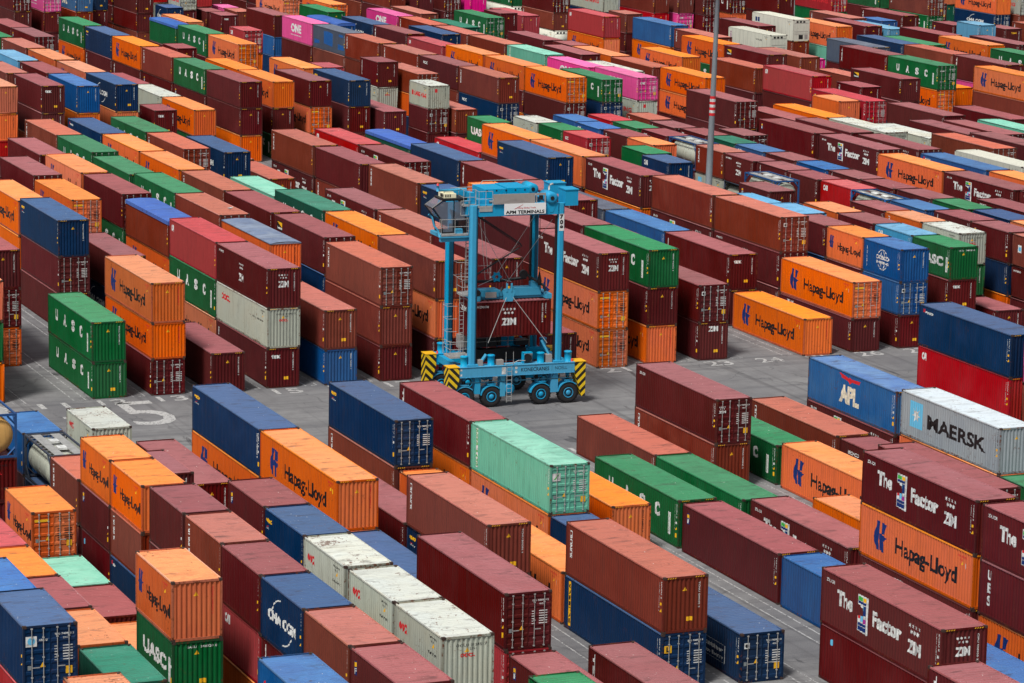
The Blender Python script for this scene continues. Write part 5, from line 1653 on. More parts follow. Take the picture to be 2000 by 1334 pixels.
-329.73,191.19,5.49,2.896,40,GuD,1,1640,long green container with spaced white capitals; on an orange one
-323.21,182.64,0.00,2.591,40,N-R,2,2
-323.21,182.64,2.59,2.591,40,M-R,2,89
-323.21,182.64,5.18,2.591,40,MbR,1,1481,long maroon container with yellow and white badge; on a maroon one
-340.18,186.91,0.00,2.896,40,O-R,0,0
-340.18,186.91,2.90,2.896,40,BcR,2,320
-316.87,174.08,0.00,2.590,20,N-R,0,0
-316.87,174.08,2.59,2.590,20,M-R,0,0
-316.87,174.08,5.18,2.590,20,McR,2,521
-341.14,199.75,0.00,2.591,40,M-R,0,0
-341.14,199.75,2.59,2.896,40,M-R,0,0
-341.14,199.75,5.49,2.896,40,B-R,1,706,long red-brown container; top of three; in front of a navy one
-328.82,199.75,0.00,2.591,40,P-R,0,0
-328.82,199.75,2.59,2.896,40,Y-R,2,79
-328.82,199.75,5.49,2.896,40,M1R,1,879,long maroon container with white vertical digit; on a pink one
-316.84,195.47,0.00,2.591,40,N-R,0,0
-316.84,195.47,2.59,2.896,40,B-R,1,755,long red-brown container; middle of three; in front of an orange one
-316.84,195.47,5.49,2.896,40,OhR,1,1427,long orange container with blue emblem and black lettering; on a red-brown one
-362.97,216.86,0.00,2.896,40,M-R,0,0
-362.97,216.86,2.90,2.896,40,M-D,0,0
-354.46,204.02,0.00,2.591,40,B-R,0,0
-354.46,204.02,2.59,2.591,40,N-R,0,0
-354.46,204.02,5.18,2.896,40,G-R,2,230
-347.48,208.30,0.00,2.896,40,G-R,0,0
-347.48,208.30,2.90,2.896,40,B-R,0,0
-347.48,208.30,5.79,2.896,40,OhR,1,806,long orange container; behind a green one; in front of a maroon one
-334.69,208.30,0.00,2.591,40,M-R,0,0
-334.69,208.30,2.59,2.896,40,M-R,0,0
-334.69,208.30,5.49,2.896,40,GuR,2,413
-365.25,212.58,0.00,2.591,40,M-R,0,0
-365.25,212.58,2.59,2.591,40,M-R,0,0
-365.25,212.58,5.18,2.896,40,M-R,2,526
-347.13,212.58,0.00,2.896,40,O-R,0,0
-347.13,212.58,2.90,2.896,40,N-R,0,0
-347.13,212.58,5.79,2.896,40,M-D,2,359
-377.71,221.13,0.00,2.591,20,M-R,0,0
-377.71,221.13,2.59,2.591,20,O-R,0,0
-377.71,221.13,5.18,2.896,20,MlD,2,261
-371.20,221.13,0.00,2.896,20,B-R,0,0
-371.20,221.13,2.90,2.896,20,M-R,0,0
-371.20,221.13,5.79,2.896,20,u-R,2,534
-371.45,225.41,0.00,2.591,20,G-R,0,0
-371.45,225.41,2.59,2.591,20,B-R,0,0
-371.45,225.41,5.18,2.896,20,MxR,2,343
-372.01,233.97,0.00,2.591,40,O-R,0,0
-372.01,233.97,2.59,2.591,40,O-R,0,0
-372.01,233.97,5.18,2.591,40,BcR,2,86
-391.62,221.13,0.00,2.591,40,B-R,0,0
-391.62,221.13,2.59,2.591,40,N-R,0,0
-391.62,221.13,5.18,2.896,40,M1R,1,614,long maroon container with white vertical digit; top of three
-446.33,109.92,0.00,2.647,40,M-R,0,0
-446.33,109.92,2.65,2.952,40,M-R,2,360
-446.33,109.92,5.60,2.750,40,M-D,2,317
-446.20,114.20,0.00,2.563,40,M-R,2,83
-446.20,114.20,2.56,2.868,40,M-R,2,561
-446.20,114.20,5.43,2.868,40,YND,2,335
-444.98,118.47,0.00,2.593,40,B-R,0,0
-444.98,118.47,2.59,2.897,40,B-R,2,220
-444.98,118.47,5.49,2.750,40,ApR,2,335
-447.92,121.45,0.00,2.548,40,G-R,0,0
-447.92,121.45,2.55,2.853,40,M-R,2,212
-447.92,121.45,5.40,2.750,40,NCR,2,153
-444.05,127.03,0.00,2.600,40,B-R,2,213
-444.05,127.03,2.60,2.600,40,M-R,1,671,long maroon container; under a maroon one; on a red-brown one
-444.05,127.03,5.20,2.750,40,MtR,2,457
-447.22,134.34,0.00,2.600,20,M-R,0,0
-447.22,134.34,2.60,2.600,20,M-R,2,86
-447.22,134.34,5.20,2.600,20,WyD,2,222
-445.74,131.96,0.00,2.896,20,M-R,0,0
-445.74,131.96,2.90,2.896,20,NCR,2,285
-457.04,132.93,0.00,2.593,20,O-R,0,0
-457.04,132.93,2.59,2.897,20,W-R,2,37
-457.04,132.93,5.49,2.600,20,R-R,2,37
-452.36,138.28,0.00,2.600,20,O-R,0,0
-452.36,138.28,2.60,2.600,20,M-R,2,10
-452.36,138.28,5.20,2.600,20,R-R,2,107
-445.43,137.77,0.00,2.600,20,M-R,0,0
-445.43,137.77,2.60,2.600,20,M-R,2,243
-439.24,138.11,0.00,2.600,20,M-R,2,3
-439.24,138.11,2.60,2.600,20,MtR,2,508
-444.26,141.90,0.00,2.600,20,R-R,0,0
-444.26,141.90,2.60,2.600,20,B-R,2,209
-450.49,141.88,0.00,2.600,20,M-R,0,0
-450.49,141.88,2.60,2.600,20,Y-R,2,102
-428.91,129.77,0.00,2.548,40,M-R,0,0
-428.91,129.77,2.55,2.853,40,O-R,2,237
-447.08,148.42,0.00,2.565,40,O-R,0,0
-447.08,148.42,2.57,2.565,40,M-R,2,28
-447.08,148.42,5.13,2.870,40,MtR,2,27
-430.20,144.14,0.00,2.591,40,G-R,0,0
-430.20,144.14,2.59,2.591,40,N-R,0,0
-430.20,144.14,5.18,2.896,40,OhD,2,473
-422.26,148.42,0.00,2.591,40,N-R,0,0
-422.26,148.42,2.59,2.591,40,N-R,0,0
-422.26,148.42,5.18,2.896,40,OhD,2,284
-434.76,149.43,0.00,2.896,40,B-R,0,0
-434.76,149.43,2.90,2.896,40,N-R,0,0
-414.33,145.28,0.00,2.600,40,M-R,0,0
-414.33,145.28,2.60,2.600,40,M-R,0,0
-414.33,145.28,5.20,2.600,40,G-R,2,449
-457.17,165.53,0.00,2.500,40,G-R,0,0
-457.17,165.53,2.50,2.500,40,B-R,2,243
-457.17,165.53,5.00,2.750,40,M-R,2,14
-444.85,165.53,0.00,2.600,40,O-R,0,0
-444.85,165.53,2.60,2.600,40,M-R,2,123
-444.85,165.53,5.20,2.750,40,B-R,2,224
-441.96,168.79,0.00,2.500,40,G-R,0,0
-441.96,168.79,2.50,2.500,40,M-R,2,3
-441.96,168.79,5.00,2.750,40,M-R,2,238
-441.22,172.78,0.00,2.500,40,B-R,0,0
-441.22,172.78,2.50,2.500,40,M-D,2,138
-441.22,172.78,5.00,2.750,40,MlD,2,284
-439.05,175.92,0.00,2.500,40,M-R,0,0
-439.05,175.92,2.50,2.500,40,M-R,0,0
-439.05,175.92,5.00,2.750,40,Y-R,2,262
-409.72,156.97,0.00,2.600,40,O-R,0,0
-409.72,156.97,2.60,2.600,40,N-R,0,0
-409.72,156.97,5.20,2.600,40,BcR,2,344
-394.35,156.97,0.00,2.467,40,M-R,0,0
-394.35,156.97,2.47,2.467,40,R-R,0,0
-394.35,156.97,4.93,2.467,40,H-R,2,242
-396.32,161.25,0.00,2.591,40,B-R,0,0
-396.32,161.25,2.59,2.896,40,M-D,0,0
-396.32,161.25,5.49,2.896,40,GuD,1,876,long green container; doors this way; top of three; behind a maroon one
-402.23,165.53,0.00,2.591,20,M-R,0,0
-402.23,165.53,2.59,2.896,20,M-D,2,15
-402.23,165.53,5.49,2.896,20,M-R,2,382
-404.62,169.80,0.00,2.591,40,G-R,0,0
-404.62,169.80,2.59,2.591,40,M-R,0,0
-404.62,169.80,5.18,2.591,40,R-R,2,484
-447.94,186.11,0.00,2.450,40,M-R,0,0
-447.94,186.11,2.45,2.450,40,WgR,2,145
-447.94,186.11,4.90,2.750,40,GuR,2,154
-433.83,186.91,0.00,2.600,40,W*R,2,208
-433.83,186.91,2.60,2.600,40,BcR,1,596,long red-brown container with white vertical lettering; on a white one
-433.83,186.91,5.20,2.750,40,M-D,2,490
-433.35,194.50,0.00,2.600,40,N-R,0,0
-433.35,194.50,2.60,2.600,40,N-R,2,24
-433.35,194.50,5.20,2.750,40,WyR,2,455
-396.99,178.36,0.00,2.632,40,O-R,0,0
-396.99,178.36,2.63,2.632,40,OhR,1,565,long orange container with blue emblem and black lettering; under a crimson one
-396.99,178.36,5.26,2.937,40,RaR,1,1290,long crimson container with short white corner letters; on an orange one
-403.95,184.83,0.00,2.600,20,M-R,2,35
-403.95,184.83,2.60,2.600,20,M-R,2,231
-403.95,184.83,5.20,2.600,20,B-R,2,373
-430.47,201.40,0.00,2.600,40,O-R,0,0
-430.47,201.40,2.60,2.600,40,R-R,2,208
-430.47,201.40,5.20,2.750,40,B-R,2,530
-429.30,204.80,0.00,2.600,40,B-R,0,0
-429.30,204.80,2.60,2.600,40,YND,2,261
-429.30,204.80,5.20,2.750,40,B-R,2,323
-426.17,207.53,0.00,2.600,40,B-R,2,3
-426.17,207.53,2.60,2.600,40,MbD,2,423
-426.17,207.53,5.20,2.750,40,M-D,2,384
-427.68,212.58,0.00,2.600,40,M-R,0,0
-427.68,212.58,2.60,2.600,40,O-R,2,122
-427.68,212.58,5.20,2.750,40,MuD,2,346
-424.54,218.88,0.00,2.600,40,R-R,0,0
-424.54,218.88,2.60,2.600,40,M-R,2,81
-424.54,218.88,5.20,2.750,40,M-R,1,574,long maroon container; behind a blue one
-426.87,228.98,0.00,2.600,40,N-R,0,0
-426.87,228.98,2.60,2.600,40,G-R,2,183
-426.87,228.98,5.20,2.750,40,RyD,2,502
-431.16,239.24,0.00,2.600,40,B-R,0,0
-431.16,239.24,2.60,2.600,40,M1R,2,174
-431.16,239.24,5.20,2.750,40,GuR,2,261
-418.84,240.80,0.00,2.600,40,O-R,0,0
-418.84,240.80,2.60,2.600,40,GuD,2,260
-418.84,240.80,5.20,2.750,40,BcD,1,724,long red-brown container with white vertical lettering; on a green one
-423.87,244.23,0.00,1.950,20,O-R,0,0
-423.87,244.23,1.95,1.950,20,M-D,0,0
-423.87,244.23,3.90,2.600,20,M-D,2,50
-435.31,252.60,0.00,2.600,40,B-R,0,0
-435.31,252.60,2.60,2.600,40,H-R,2,128
-435.31,252.60,5.20,2.750,40,O-R,2,48
-418.28,251.89,0.00,2.600,40,N-R,0,0
-418.28,251.89,2.60,2.600,40,NCD,1,579,long navy container with white lettering between two arcs; under an orange one
-418.28,251.89,5.20,2.750,40,OhR,1,686,long orange container with blue emblem and black lettering; on a navy one
-417.10,255.35,0.00,2.600,40,G-R,0,0
-417.10,255.35,2.60,2.600,40,B-R,2,99
-417.10,255.35,5.20,2.750,40,WyD,2,184
-333.12,195.47,0.00,2.650,40,M-R,0,0
-333.12,195.47,2.65,2.650,40,OhR,2,326
-459.02,109.92,0.00,2.592,40,O-R,0,0
-459.02,109.92,2.59,2.592,40,M-R,0,0
-459.02,109.92,5.18,2.897,40,N-R,0,0
-471.72,109.92,0.00,2.592,40,B-R,0,0
-471.72,109.92,2.59,2.592,40,M-R,0,0
-471.72,109.92,5.18,2.897,40,M-R,0,0
-458.89,114.20,0.00,2.592,40,B-R,0,0
-458.89,114.20,2.59,2.592,40,M-R,0,0
-458.89,114.20,5.18,2.897,40,M-R,0,0
-471.59,114.20,0.00,2.592,40,B-R,0,0
-471.59,114.20,2.59,2.592,40,M-R,0,0
-471.59,114.20,5.18,2.897,40,M-R,0,0
-457.68,118.47,0.00,2.592,40,B-R,0,0
-457.68,118.47,2.59,2.592,40,M-R,0,0
-457.68,118.47,5.18,2.897,40,M-R,0,0
-470.38,118.47,0.00,2.592,40,O-R,0,0
-470.38,118.47,2.59,2.592,40,M-R,0,0
-470.38,118.47,5.18,2.897,40,N-R,0,0
-460.61,121.45,0.00,2.592,40,O-R,0,0
-460.61,121.45,2.59,2.592,40,M-R,0,0
-460.61,121.45,5.18,2.897,40,N-R,0,0
-473.31,121.45,0.00,2.592,40,B-R,0,0
-473.31,121.45,2.59,2.592,40,M-R,0,0
-473.31,121.45,5.18,2.897,40,M-R,0,0
-456.74,127.03,0.00,2.592,40,B-R,2,32
-456.74,127.03,2.59,2.592,40,M-R,2,102
-456.74,127.03,5.18,2.897,40,M-R,2,27
-469.44,127.03,0.00,2.592,40,B-R,0,0
-469.44,127.03,2.59,2.592,40,M-R,0,0
-469.44,127.03,5.18,2.897,40,M-R,0,0
-463.60,132.93,0.00,2.592,40,B-R,0,0
-463.60,132.93,2.59,2.592,40,M-R,0,0
-463.60,132.93,5.18,2.897,40,M-R,0,0
-476.30,132.93,0.00,2.592,40,B-R,0,0
-476.30,132.93,2.59,2.592,40,M-R,0,0
-476.30,132.93,5.18,2.897,40,M-R,0,0
-458.92,138.28,0.00,2.592,40,B-R,0,0
-458.92,138.28,2.59,2.592,40,M-R,2,2
-458.92,138.28,5.18,2.897,40,M-R,0,0
-471.62,138.28,0.00,2.592,40,O-R,0,0
-471.62,138.28,2.59,2.592,40,M-R,0,0
-471.62,138.28,5.18,2.897,40,N-R,0,0
-459.78,148.42,0.00,2.592,40,B-R,0,0
-459.78,148.42,2.59,2.592,40,M-R,2,152
-459.78,148.42,5.18,2.897,40,M-R,2,6
-472.48,148.42,0.00,2.592,40,O-R,0,0
-472.48,148.42,2.59,2.592,40,M-R,2,41
-472.48,148.42,5.18,2.897,40,N-R,0,0
-469.86,165.53,0.00,2.592,40,B-R,0,0
-469.86,165.53,2.59,2.592,40,M-R,0,0
-469.86,165.53,5.18,2.897,40,M-R,0,0
-482.56,165.53,0.00,2.592,40,B-R,2,4
-482.56,165.53,2.59,2.592,40,M-R,2,6
-482.56,165.53,5.18,2.897,40,M-R,0,0
-454.66,168.79,0.00,2.592,40,O-R,0,0
-454.66,168.79,2.59,2.592,40,M-R,0,0
-454.66,168.79,5.18,2.897,40,N-R,0,0
-467.36,168.79,0.00,2.592,40,B-R,0,0
-467.36,168.79,2.59,2.592,40,M-R,0,0
-467.36,168.79,5.18,2.897,40,M-R,0,0
-453.91,172.78,0.00,2.592,40,B-R,0,0
-453.91,172.78,2.59,2.592,40,M-R,0,0
-453.91,172.78,5.18,2.897,40,M-R,0,0
-466.61,172.78,0.00,2.592,40,B-R,0,0
-466.61,172.78,2.59,2.592,40,M-R,0,0
-466.61,172.78,5.18,2.897,40,M-R,0,0
-451.74,175.92,0.00,2.592,40,B-R,0,0
-451.74,175.92,2.59,2.592,40,M-R,0,0
-451.74,175.92,5.18,2.897,40,M-R,0,0
-464.44,175.92,0.00,2.592,40,O-R,0,0
-464.44,175.92,2.59,2.592,40,M-R,0,0
-464.44,175.92,5.18,2.897,40,N-R,0,0
-460.63,186.11,0.00,2.592,40,B-R,0,0
-460.63,186.11,2.59,2.592,40,M-R,0,0
-460.63,186.11,5.18,2.897,40,M-R,0,0
-473.33,186.11,0.00,2.592,40,O-R,0,0
-473.33,186.11,2.59,2.592,40,M-R,0,0
-473.33,186.11,5.18,2.897,40,N-R,0,0
-446.04,194.50,0.00,2.592,40,B-R,0,0
-446.04,194.50,2.59,2.592,40,M-R,2,2
-446.04,194.50,5.18,2.897,40,M-R,0,1
-458.74,194.50,0.00,2.592,40,B-R,0,0
-458.74,194.50,2.59,2.592,40,M-R,0,0
-458.74,194.50,5.18,2.897,40,M-R,0,0
-448.00,252.60,0.00,2.592,40,B-R,0,0
-448.00,252.60,2.59,2.592,40,M-R,0,0
-448.00,252.60,5.18,2.897,40,M-R,0,0
-460.70,252.60,0.00,2.592,40,B-R,0,0
-460.70,252.60,2.59,2.592,40,M-R,0,0
-460.70,252.60,5.18,2.897,40,M-R,0,0"""

GROUP = 'shipping containers stacked in lanes across the yard'
TGROUP = 'tank containers among the stacks'
mass = []
for ln, row in enumerate(DATA.split('\n')):
    f = row.split(',')
    x, y, z, h = map(float, f[:4]); L = int(f[4]); spec = f[5]; flag = f[6]; size = int(f[7])
    H = 2.896 if h > 2.74 else 2.591
    var = (0, 1, 5)[(ln*7+3) % 3] if (ln*5) % 7 else 2
    cx, cy = x-LEN[L]/2, y+HW
    jy = ((ln*37) % 11-5)*.006
    sz = h/H
    if flag == '1':
        tank = spec[1] == '!' and spec[0] in 'WY'
        root = empty('tank_container' if tank else 'shipping_container', (cx, cy+jy, z), ((ln*13) % 7-3)*.0006)
        root.scale.z = sz
        tag(root, f[8].replace(';', ','), 'tank container' if tank else 'shipping container', TGROUP if tank else GROUP)
        for nm, me, ms, subs in pieces(L, H, spec, var, size > 900):
            if me is None or len(me.polygons) == 0: continue
            o = obj(nm, me, ms, root)
            for sn, sm, sms in subs:
                if len(sm.polygons): obj(sn, sm, sms, o)
    else:
        mass.append((cx, cy+jy, z, sz, L, H, spec, var, flag, (ln*.618034) % 1))

# the small and hidden rest of the stacks, one object
def build_mass(items):
    mats = []; mi = {}
    def mid(m):
        if m.name not in mi: mi[m.name] = len(mats); mats.append(m)
        return mi[m.name]
    tcache = {}
    def tmpl(me):
        if me.name not in tcache:
            nv = len(me.vertices); co = np.empty(nv*3); me.vertices.foreach_get('co', co)
            npo = len(me.polygons); ls = np.empty(npo, int); lt = np.empty(npo, int); pm = np.empty(npo, int)
            me.polygons.foreach_get('loop_start', ls); me.polygons.foreach_get('loop_total', lt); me.polygons.foreach_get('material_index', pm)
            lv = np.empty(len(me.loops), int); me.loops.foreach_get('vertex_index', lv)
            tcache[me.name] = (co.reshape(-1, 3), lv, lt, pm)
        return tcache[me.name]
    V, LV, LT, PM, RN = [], [], [], [], []; nv = 0
    for cx, cy, z, sz, L, H, spec, var, flag, rn in items:
        ps = pieces(L, H, spec, var, False)
        if flag == '0': ps = [q for q in ps if q[0] in ('walls', 'roof', 'tank_shell', 'frame')]
        lst = [(q[1], q[2]) for q in ps]+[(s[1], s[2]) for q in ps for s in q[3] if flag != '0']
        for me, ms in lst:
            if len(me.polygons) == 0: continue
            co, lv, lt, pm = tmpl(me)
            V.append(co*[1, 1, sz]+[cx, cy, z]); LV.append(lv+nv); LT.append(lt)
            ids = np.array([mid(m) for m in ms]); PM.append(ids[np.minimum(pm, len(ids)-1)])
            RN.append(np.full(len(lt), rn)); nv += len(co)
    V = np.concatenate(V); LV = np.concatenate(LV); LT = np.concatenate(LT); PM = np.concatenate(PM); RN = np.concatenate(RN)
    me = D.meshes.new('container_mass')
    me.vertices.add(len(V)); me.vertices.foreach_set('co', V.ravel())
    me.loops.add(len(LV)); me.loops.foreach_set('vertex_index', LV)
    me.polygons.add(len(LT)); me.polygons.foreach_set('loop_start', np.concatenate(([0], np.cumsum(LT)[:-1])))
    me.polygons.foreach_set('loop_total', LT); me.polygons.foreach_set('material_index', PM)
    for m in mats: me.materials.append(m)
    at = me.attributes.new('rnd', 'FLOAT', 'FACE'); at.data.foreach_set('value', RN)
    me.update(calc_edges=True)
    o = D.objects.new('container_stacks', me); link(o)
    tag(o, 'mass of small or half-hidden containers deep between the nearer stacks', 'container stacks', kind='stuff')
build_mass(mass)

# ---------------------------------------------------------------- ground
def asphalt():
    a = NT('asphalt')
    tc = a.new('ShaderNodeTexCoord'); v = tc.outputs['Object']
    n1 = a.noise(v, .08, 5, .6, .4); n2 = a.noise(v, .9, 6, .65); n3 = a.noise(v, 14, 3, .6)
    col = a.mix(a.ramp(n1, .38, .62), lin((94, 94, 98)), lin((122, 122, 123)))
    col = a.mix(a.math('MULTIPLY', a.ramp(n2, .42, .7), .45), col, lin((78, 78, 81)))
    col = a.mix(a.math('MULTIPLY', a.ramp(n3, .4, .7), .3), col, lin((142, 140, 137)))
    # tyre-worn tracks across the aisles and along the lanes
    st = a.noise(a.mapv(v, (.9, .025, 1)), 1., 4, .6, .4)
    col = a.mix(a.math('MULTIPLY', a.ramp(st, .5, .66), .5), col, lin((72, 72, 76)))
    br = a.noise(a.mapv(v, (.02, 1.6, 1)), 1., 3, .5, .2)
    col = a.mix(a.math('MULTIPLY', a.ramp(br, .56, .66), .45), col, lin((70, 69, 71)))
    # sealed cracks and repair seams
    vo = a.new('ShaderNodeTexVoronoi', feature='DISTANCE_TO_EDGE'); vo.inputs['Scale'].default_value = .11
    dv = a.new('ShaderNodeVectorMath', operation='ADD'); a.link(v, dv.inputs[0])
    nn = a.new('ShaderNodeTexNoise'); nn.inputs['Scale'].default_value = .5; nn.inputs['Detail'].default_value = 5; a.link(v, nn.inputs['Vector'])
    sc_ = a.new('ShaderNodeVectorMath', operation='SCALE'); sc_.inputs['Scale'].default_value = 2.2; a.link(nn.outputs['Color'], sc_.inputs[0]); a.link(sc_.outputs[0], dv.inputs[1])
    a.link(dv.outputs[0], vo.inputs['Vector'])
    col = a.mix(a.math('MULTIPLY', a.ramp(vo.outputs['Distance'], .0, .009, 1., 0.), .5), col, lin((60, 60, 62)))
    oil = a.noise(a.mapv(v, (.1, .5, 1)), 1.2, 5, .6, 1.2)
    col = a.mix(a.math('MULTIPLY', a.ramp(oil, .63, .68), .75), col, lin((48, 47, 50)))
    a.link(col, a.b.inputs['Base Color'])
    a.link(a.ramp(oil, .6, .7, .85, .6), a.b.inputs['Roughness'])
    bp = a.new('ShaderNodeBump'); bp.inputs['Strength'].default_value = .4; bp.inputs['Distance'].default_value = .01
    a.link(n3, bp.inputs['Height']); a.link(bp.outputs[0], a.b.inputs['Normal'])
    return a.m
bm = bmesh.new()
g = [bm.verts.new(p) for p in ((-1500, -500, 0), (120, -500, 0), (120, 1100, 0), (-1500, 1100, 0))]
bm.faces.new(g)
ground = obj('ground', mesh_from(bm, 'ground'), [asphalt()])
tag(ground, kind='structure')

def worn(name, rgb, lo=.44, hi=.56):
    a = NT(name); tc = a.new('ShaderNodeTexCoord'); v = tc.outputs['Object']
    n = a.noise(v, 5., 6, .7); n2 = a.noise(v, .5, 3, .6)
    f = a.ramp(a.math('ADD', n, a.math('MULTIPLY', n2, .3)), lo+.15, hi+.15)
    tr = a.new('ShaderNodeBsdfTransparent'); mx = a.new('ShaderNodeMixShader')
    a.b.inputs['Base Color'].default_value = (*lin(rgb), 1); a.b.inputs['Roughness'].default_value = .7
    out = a.n['Material Output']
    a.link(f, mx.inputs[0]); a.link(a.b.outputs[0], mx.inputs[1]); a.link(tr.outputs[0], mx.inputs[2]); a.link(mx.outputs[0], out.inputs['Surface'])
    return a.m
WORN = worn('worn_white_paint', (172, 172, 171), .5, .68)
WORNL = worn('worn_line_paint', (168, 168, 168), .44, .62)
Y0, PR = 58.588, 4.2775
def lane_y(r): return Y0+PR*(r-12)
a = Art()
for r, lab in ((10, '10'), (11, '11'), (12, '12'), (13, '13'), (14, '14'), (15, '15'), (16, '16'), (17, '17'), (18, '18'), (19, '19'), (20, '20'), (21, '21'), (22, '22'), (23, '23'), (24, '24'), (25, '25'), (26, '26'), (27, '27')):
    y = lane_y(r)
    a.text(lab, y+.1, y+2.2, 214.2, 215.85, 0, .01)
    a.text(lab, y+.1, y+2.2, 190.5, 192.0, 0, .01)
a.text('5', 59.3, 62.5, 207.2, 214.9, 0, .0); a.rect(55.1, 56.2, 210.7, 211.3, 0)
bm = bmesh.new()
vv = [bm.verts.new((-v, u, .008)) for u, v in a.v]
for f in a.f:
    try: bm.faces.new([vv[i] for i in f])
    except ValueError: pass
tag(obj('lane_numbers', mesh_from(bm, 'lane_numbers'), [WORN]), kind='structure')
bm = bmesh.new()
def sheet(x0, x1, y0, y1, z=.004):
    q = [bm.verts.new(p) for p in ((x0, y0, z), (x1, y0, z), (x1, y1, z), (x0, y1, z))]; bm.faces.new(q)
for r in range(-2, 62):
    y = lane_y(r)
    for x0, x1 in ((-305.5, -216.3), (-190.2, -98)):
        for yy in (y-.55, y+2.438+.45):
            sheet(x0, x1, yy, yy+.1)
        n = int((x1-x0)/6.3)
        for k in range(n+1):
            xx = x1-.05-k*6.32 if x0 < -200 else x0+.05+k*6.32
            sheet(xx-.06, xx+.06, y-.95, y-.6, .0045)
tag(obj('lane_lines', mesh_from(bm, 'lane_lines'), [WORNL]), kind='structure')

